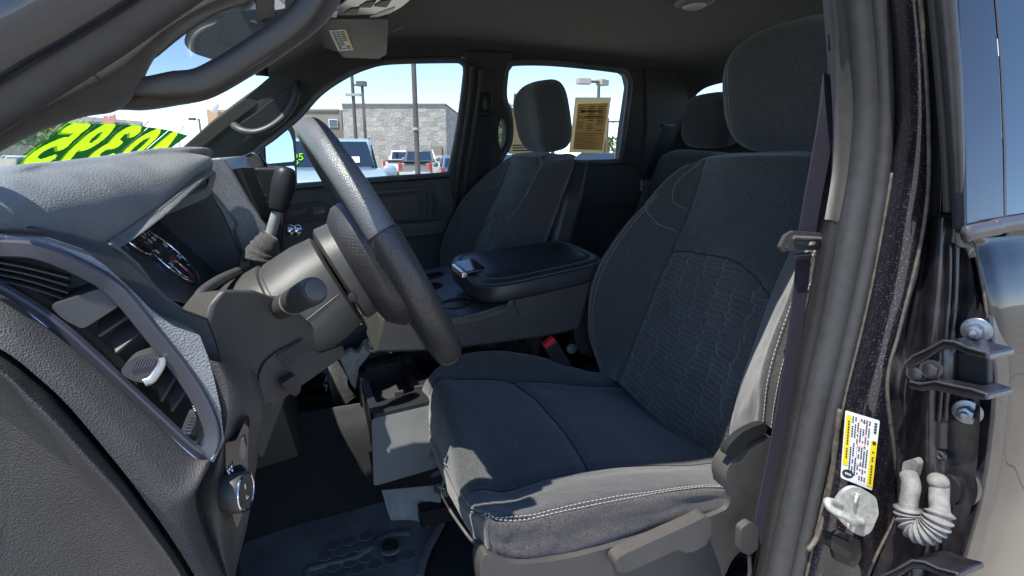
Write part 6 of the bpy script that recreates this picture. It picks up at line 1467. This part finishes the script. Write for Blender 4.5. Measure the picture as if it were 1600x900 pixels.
car('pickup_truck', 'white pickup truck partly hidden behind the tan grey pickup', b, vang+math.radians(2), M_['car_white'], group='parked vehicles')
b = W(520, 300, 10.9); b.z = 0
T_, Q_, fx, sx = car('parked_suv', 'pale blue off road vehicle facing the truck with lime numbers on its windshield', b, vang+math.pi+math.radians(16), M_['car_pale'], 'jeep', 'sport utility vehicle', 'parked vehicles', 4.4, 1.9, 1.97)
ct_ = (Q_(.39,0,1.46), Q_(.272,0,1.89)); upw = (ct_[1]-ct_[0]).normalized(); n_ = sx.cross(upw)
if n_.dot(fx) < 0: n_ = -n_
for nm, row, sz, v in (('windshield_number', '8995', .20, .22), ('windshield_number', '899', .14, .06)):
    D = Mesh(); text_on(D, row, sz, ct_[0]+upw*(v*.75)+n_*.05-sx*.62, sx, upw, .003); obj(nm, D, M_['lime'], T_)
D = Mesh(); D.box(Q_(.36,.45,1.55)+n_*.06, sx*.11, upw*.06, n_*.004); obj('windshield_paper', D, M_['label'], T_)
D = Mesh(); D.bx(0,.01,0,.01,0,.01) if False else None
D = Mesh()
for k in range(2): D.tube([Q_(.15,(-.78,.78)[k],1.95), Q_(-.8,(-.78,.78)[k],1.93)], .03, 8)
obj('roof_rail', D, M_['bezel'], T_)
b = W(930, 262, 22); b.z = 0
car('parked_suv', 'dark sport utility vehicle with a glossy hood below the paper in the far rear window', b, vang+math.radians(62), M_['car_black'], 'suv', 'sport utility vehicle', 'parked vehicles', 4.8, 1.9, 1.75)
b = W(775, 262, 24); b.z = 0
car('parked_suv', 'grey blue vehicle glimpsed through the oval hole of the far pillar', b, vang+math.radians(80), M_['car_blue'], 'suv', 'sport utility vehicle', 'parked vehicles', 4.8, 1.9, 1.72)
b = W(712, 268, 30); b.z = 0
car('parked_sedan', 'blue car at the right corner of the far front window', b, vang+math.radians(10), M_['car_blue'], 'suv', 'car', 'parked vehicles', 4.6, 1.85, 1.6)
for px, d, lab, m in ((22,62,'white car on the street furthest left beyond the windshield','car_white'), (36,40,'pale car behind the fence left of the price stickers','car_white')):
    b = W(px, 260, d); b.z = 0
    car('parked_sedan', lab, b, vang+math.radians(80), M_[m], 'suv', 'car', 'parked vehicles', 4.6, 1.85, 1.55)
ff = thing('lot_fence', 'low cream fence panel at the left edge beyond the windshield', 'fence', PZ(10,290,0))
D = Mesh(); a = W(-60,246,34); b = W(24,248,34); p = [Vector((a.x,a.y,.0)), Vector((b.x,b.y,.0)), Vector((b.x,b.y,b.z)), Vector((a.x,a.y,a.z))]; D.slab(p, V(ct,st,0)*.1); obj('panel', D, M_['fence'], ff)
# low cream wall behind the pickups
lw_ = thing('curb_wall', 'low sunlit cream wall at the foot of the stone building', 'wall', PZ(660,280,0)); block('wall', 606, 722, 243, 48, .4, M_['fence'], lw_)

# far door mirror of this truck
dm = thing('passenger_door_mirror', 'black towing mirror outside the far front window reflecting the sky', 'door mirror', P(430,240,1.0))
def PMr(x, y, o=0.0): return PP(x, y, (1.02, -.02, 1.68), (.70, -.70, -0.09))+V(.02,-.03,0)*o
mo = [(398,200),(404,186),(440,190),(455,196),(462,215),(464,280),(462,288),(410,290),(402,284),(398,240)]
D = Mesh(); D.slab(curve([PMr(x, y) for x, y in mo], 60, True), V(.10,-.10,0)); obj('housing', D, M_['black'], dm, bevel=.012, seg=3)
D = Mesh(); D.slab(rounded([PMr(x, y, -.1) for x, y in [(412,202),(440,198),(450,204),(456,220),(459,252),(415,256)]], .012), V(.001,-.001,0)); obj('mirror_glass', D, M_['mirror'], dm)
D = Mesh(); D.slab(rounded([PMr(x, y, -.1) for x, y in [(415,262),(459,259),(460,280),(418,284)]], .012), V(.001,-.001,0)); obj('mirror_glass', D, M_['mirror'], dm)
D = Mesh(); D.tube([P(420,300,.86), PMr(418,280,2)], .03, 12); obj('arm', D, M_['black'], dm)

# ================================================================== LIGHT
SUN_DIR = Vector((-.185, .40, .90)).normalized()      # toward the sun: high, ahead of the truck, slightly to the driver side
el = math.asin(SUN_DIR.z); az = math.atan2(SUN_DIR.x, SUN_DIR.y)
w = bpy.data.worlds.new("World"); SC.world = w; w.use_nodes = True; nt = w.node_tree
sky = nt.nodes.new('ShaderNodeTexSky'); sky.sky_type = 'NISHITA'; sky.sun_disc = False; sky.sun_elevation = el; sky.sun_rotation = az
sky.air_density = 0.75; sky.dust_density = 0.0; sky.ozone_density = 3.0; sky.altitude = 1500
bg = nt.nodes['Background']; bg.inputs['Strength'].default_value = 0.15; nt.links.new(sky.outputs[0], bg.inputs['Color'])
sl = bpy.data.lights.new('sun', 'SUN'); sl.energy = 3.6; sl.angle = math.radians(0.5); sl.color = (1.0, .95, .87)
so = bpy.data.objects.new('sun', sl); COL.objects.link(so); so.rotation_euler = SUN_DIR.to_track_quat('Z', 'Y').to_euler(); so.location = (0, 0, 20)
SC.view_settings.view_transform = 'Standard'; SC.view_settings.look = 'None'; SC.view_settings.gamma = 1.0; SC.view_settings.exposure = 1.3; SC.view_settings.use_curve_mapping = False
SC.cycles.max_bounces = 8; SC.cycles.diffuse_bounces = 5; SC.cycles.transparent_max_bounces = 16
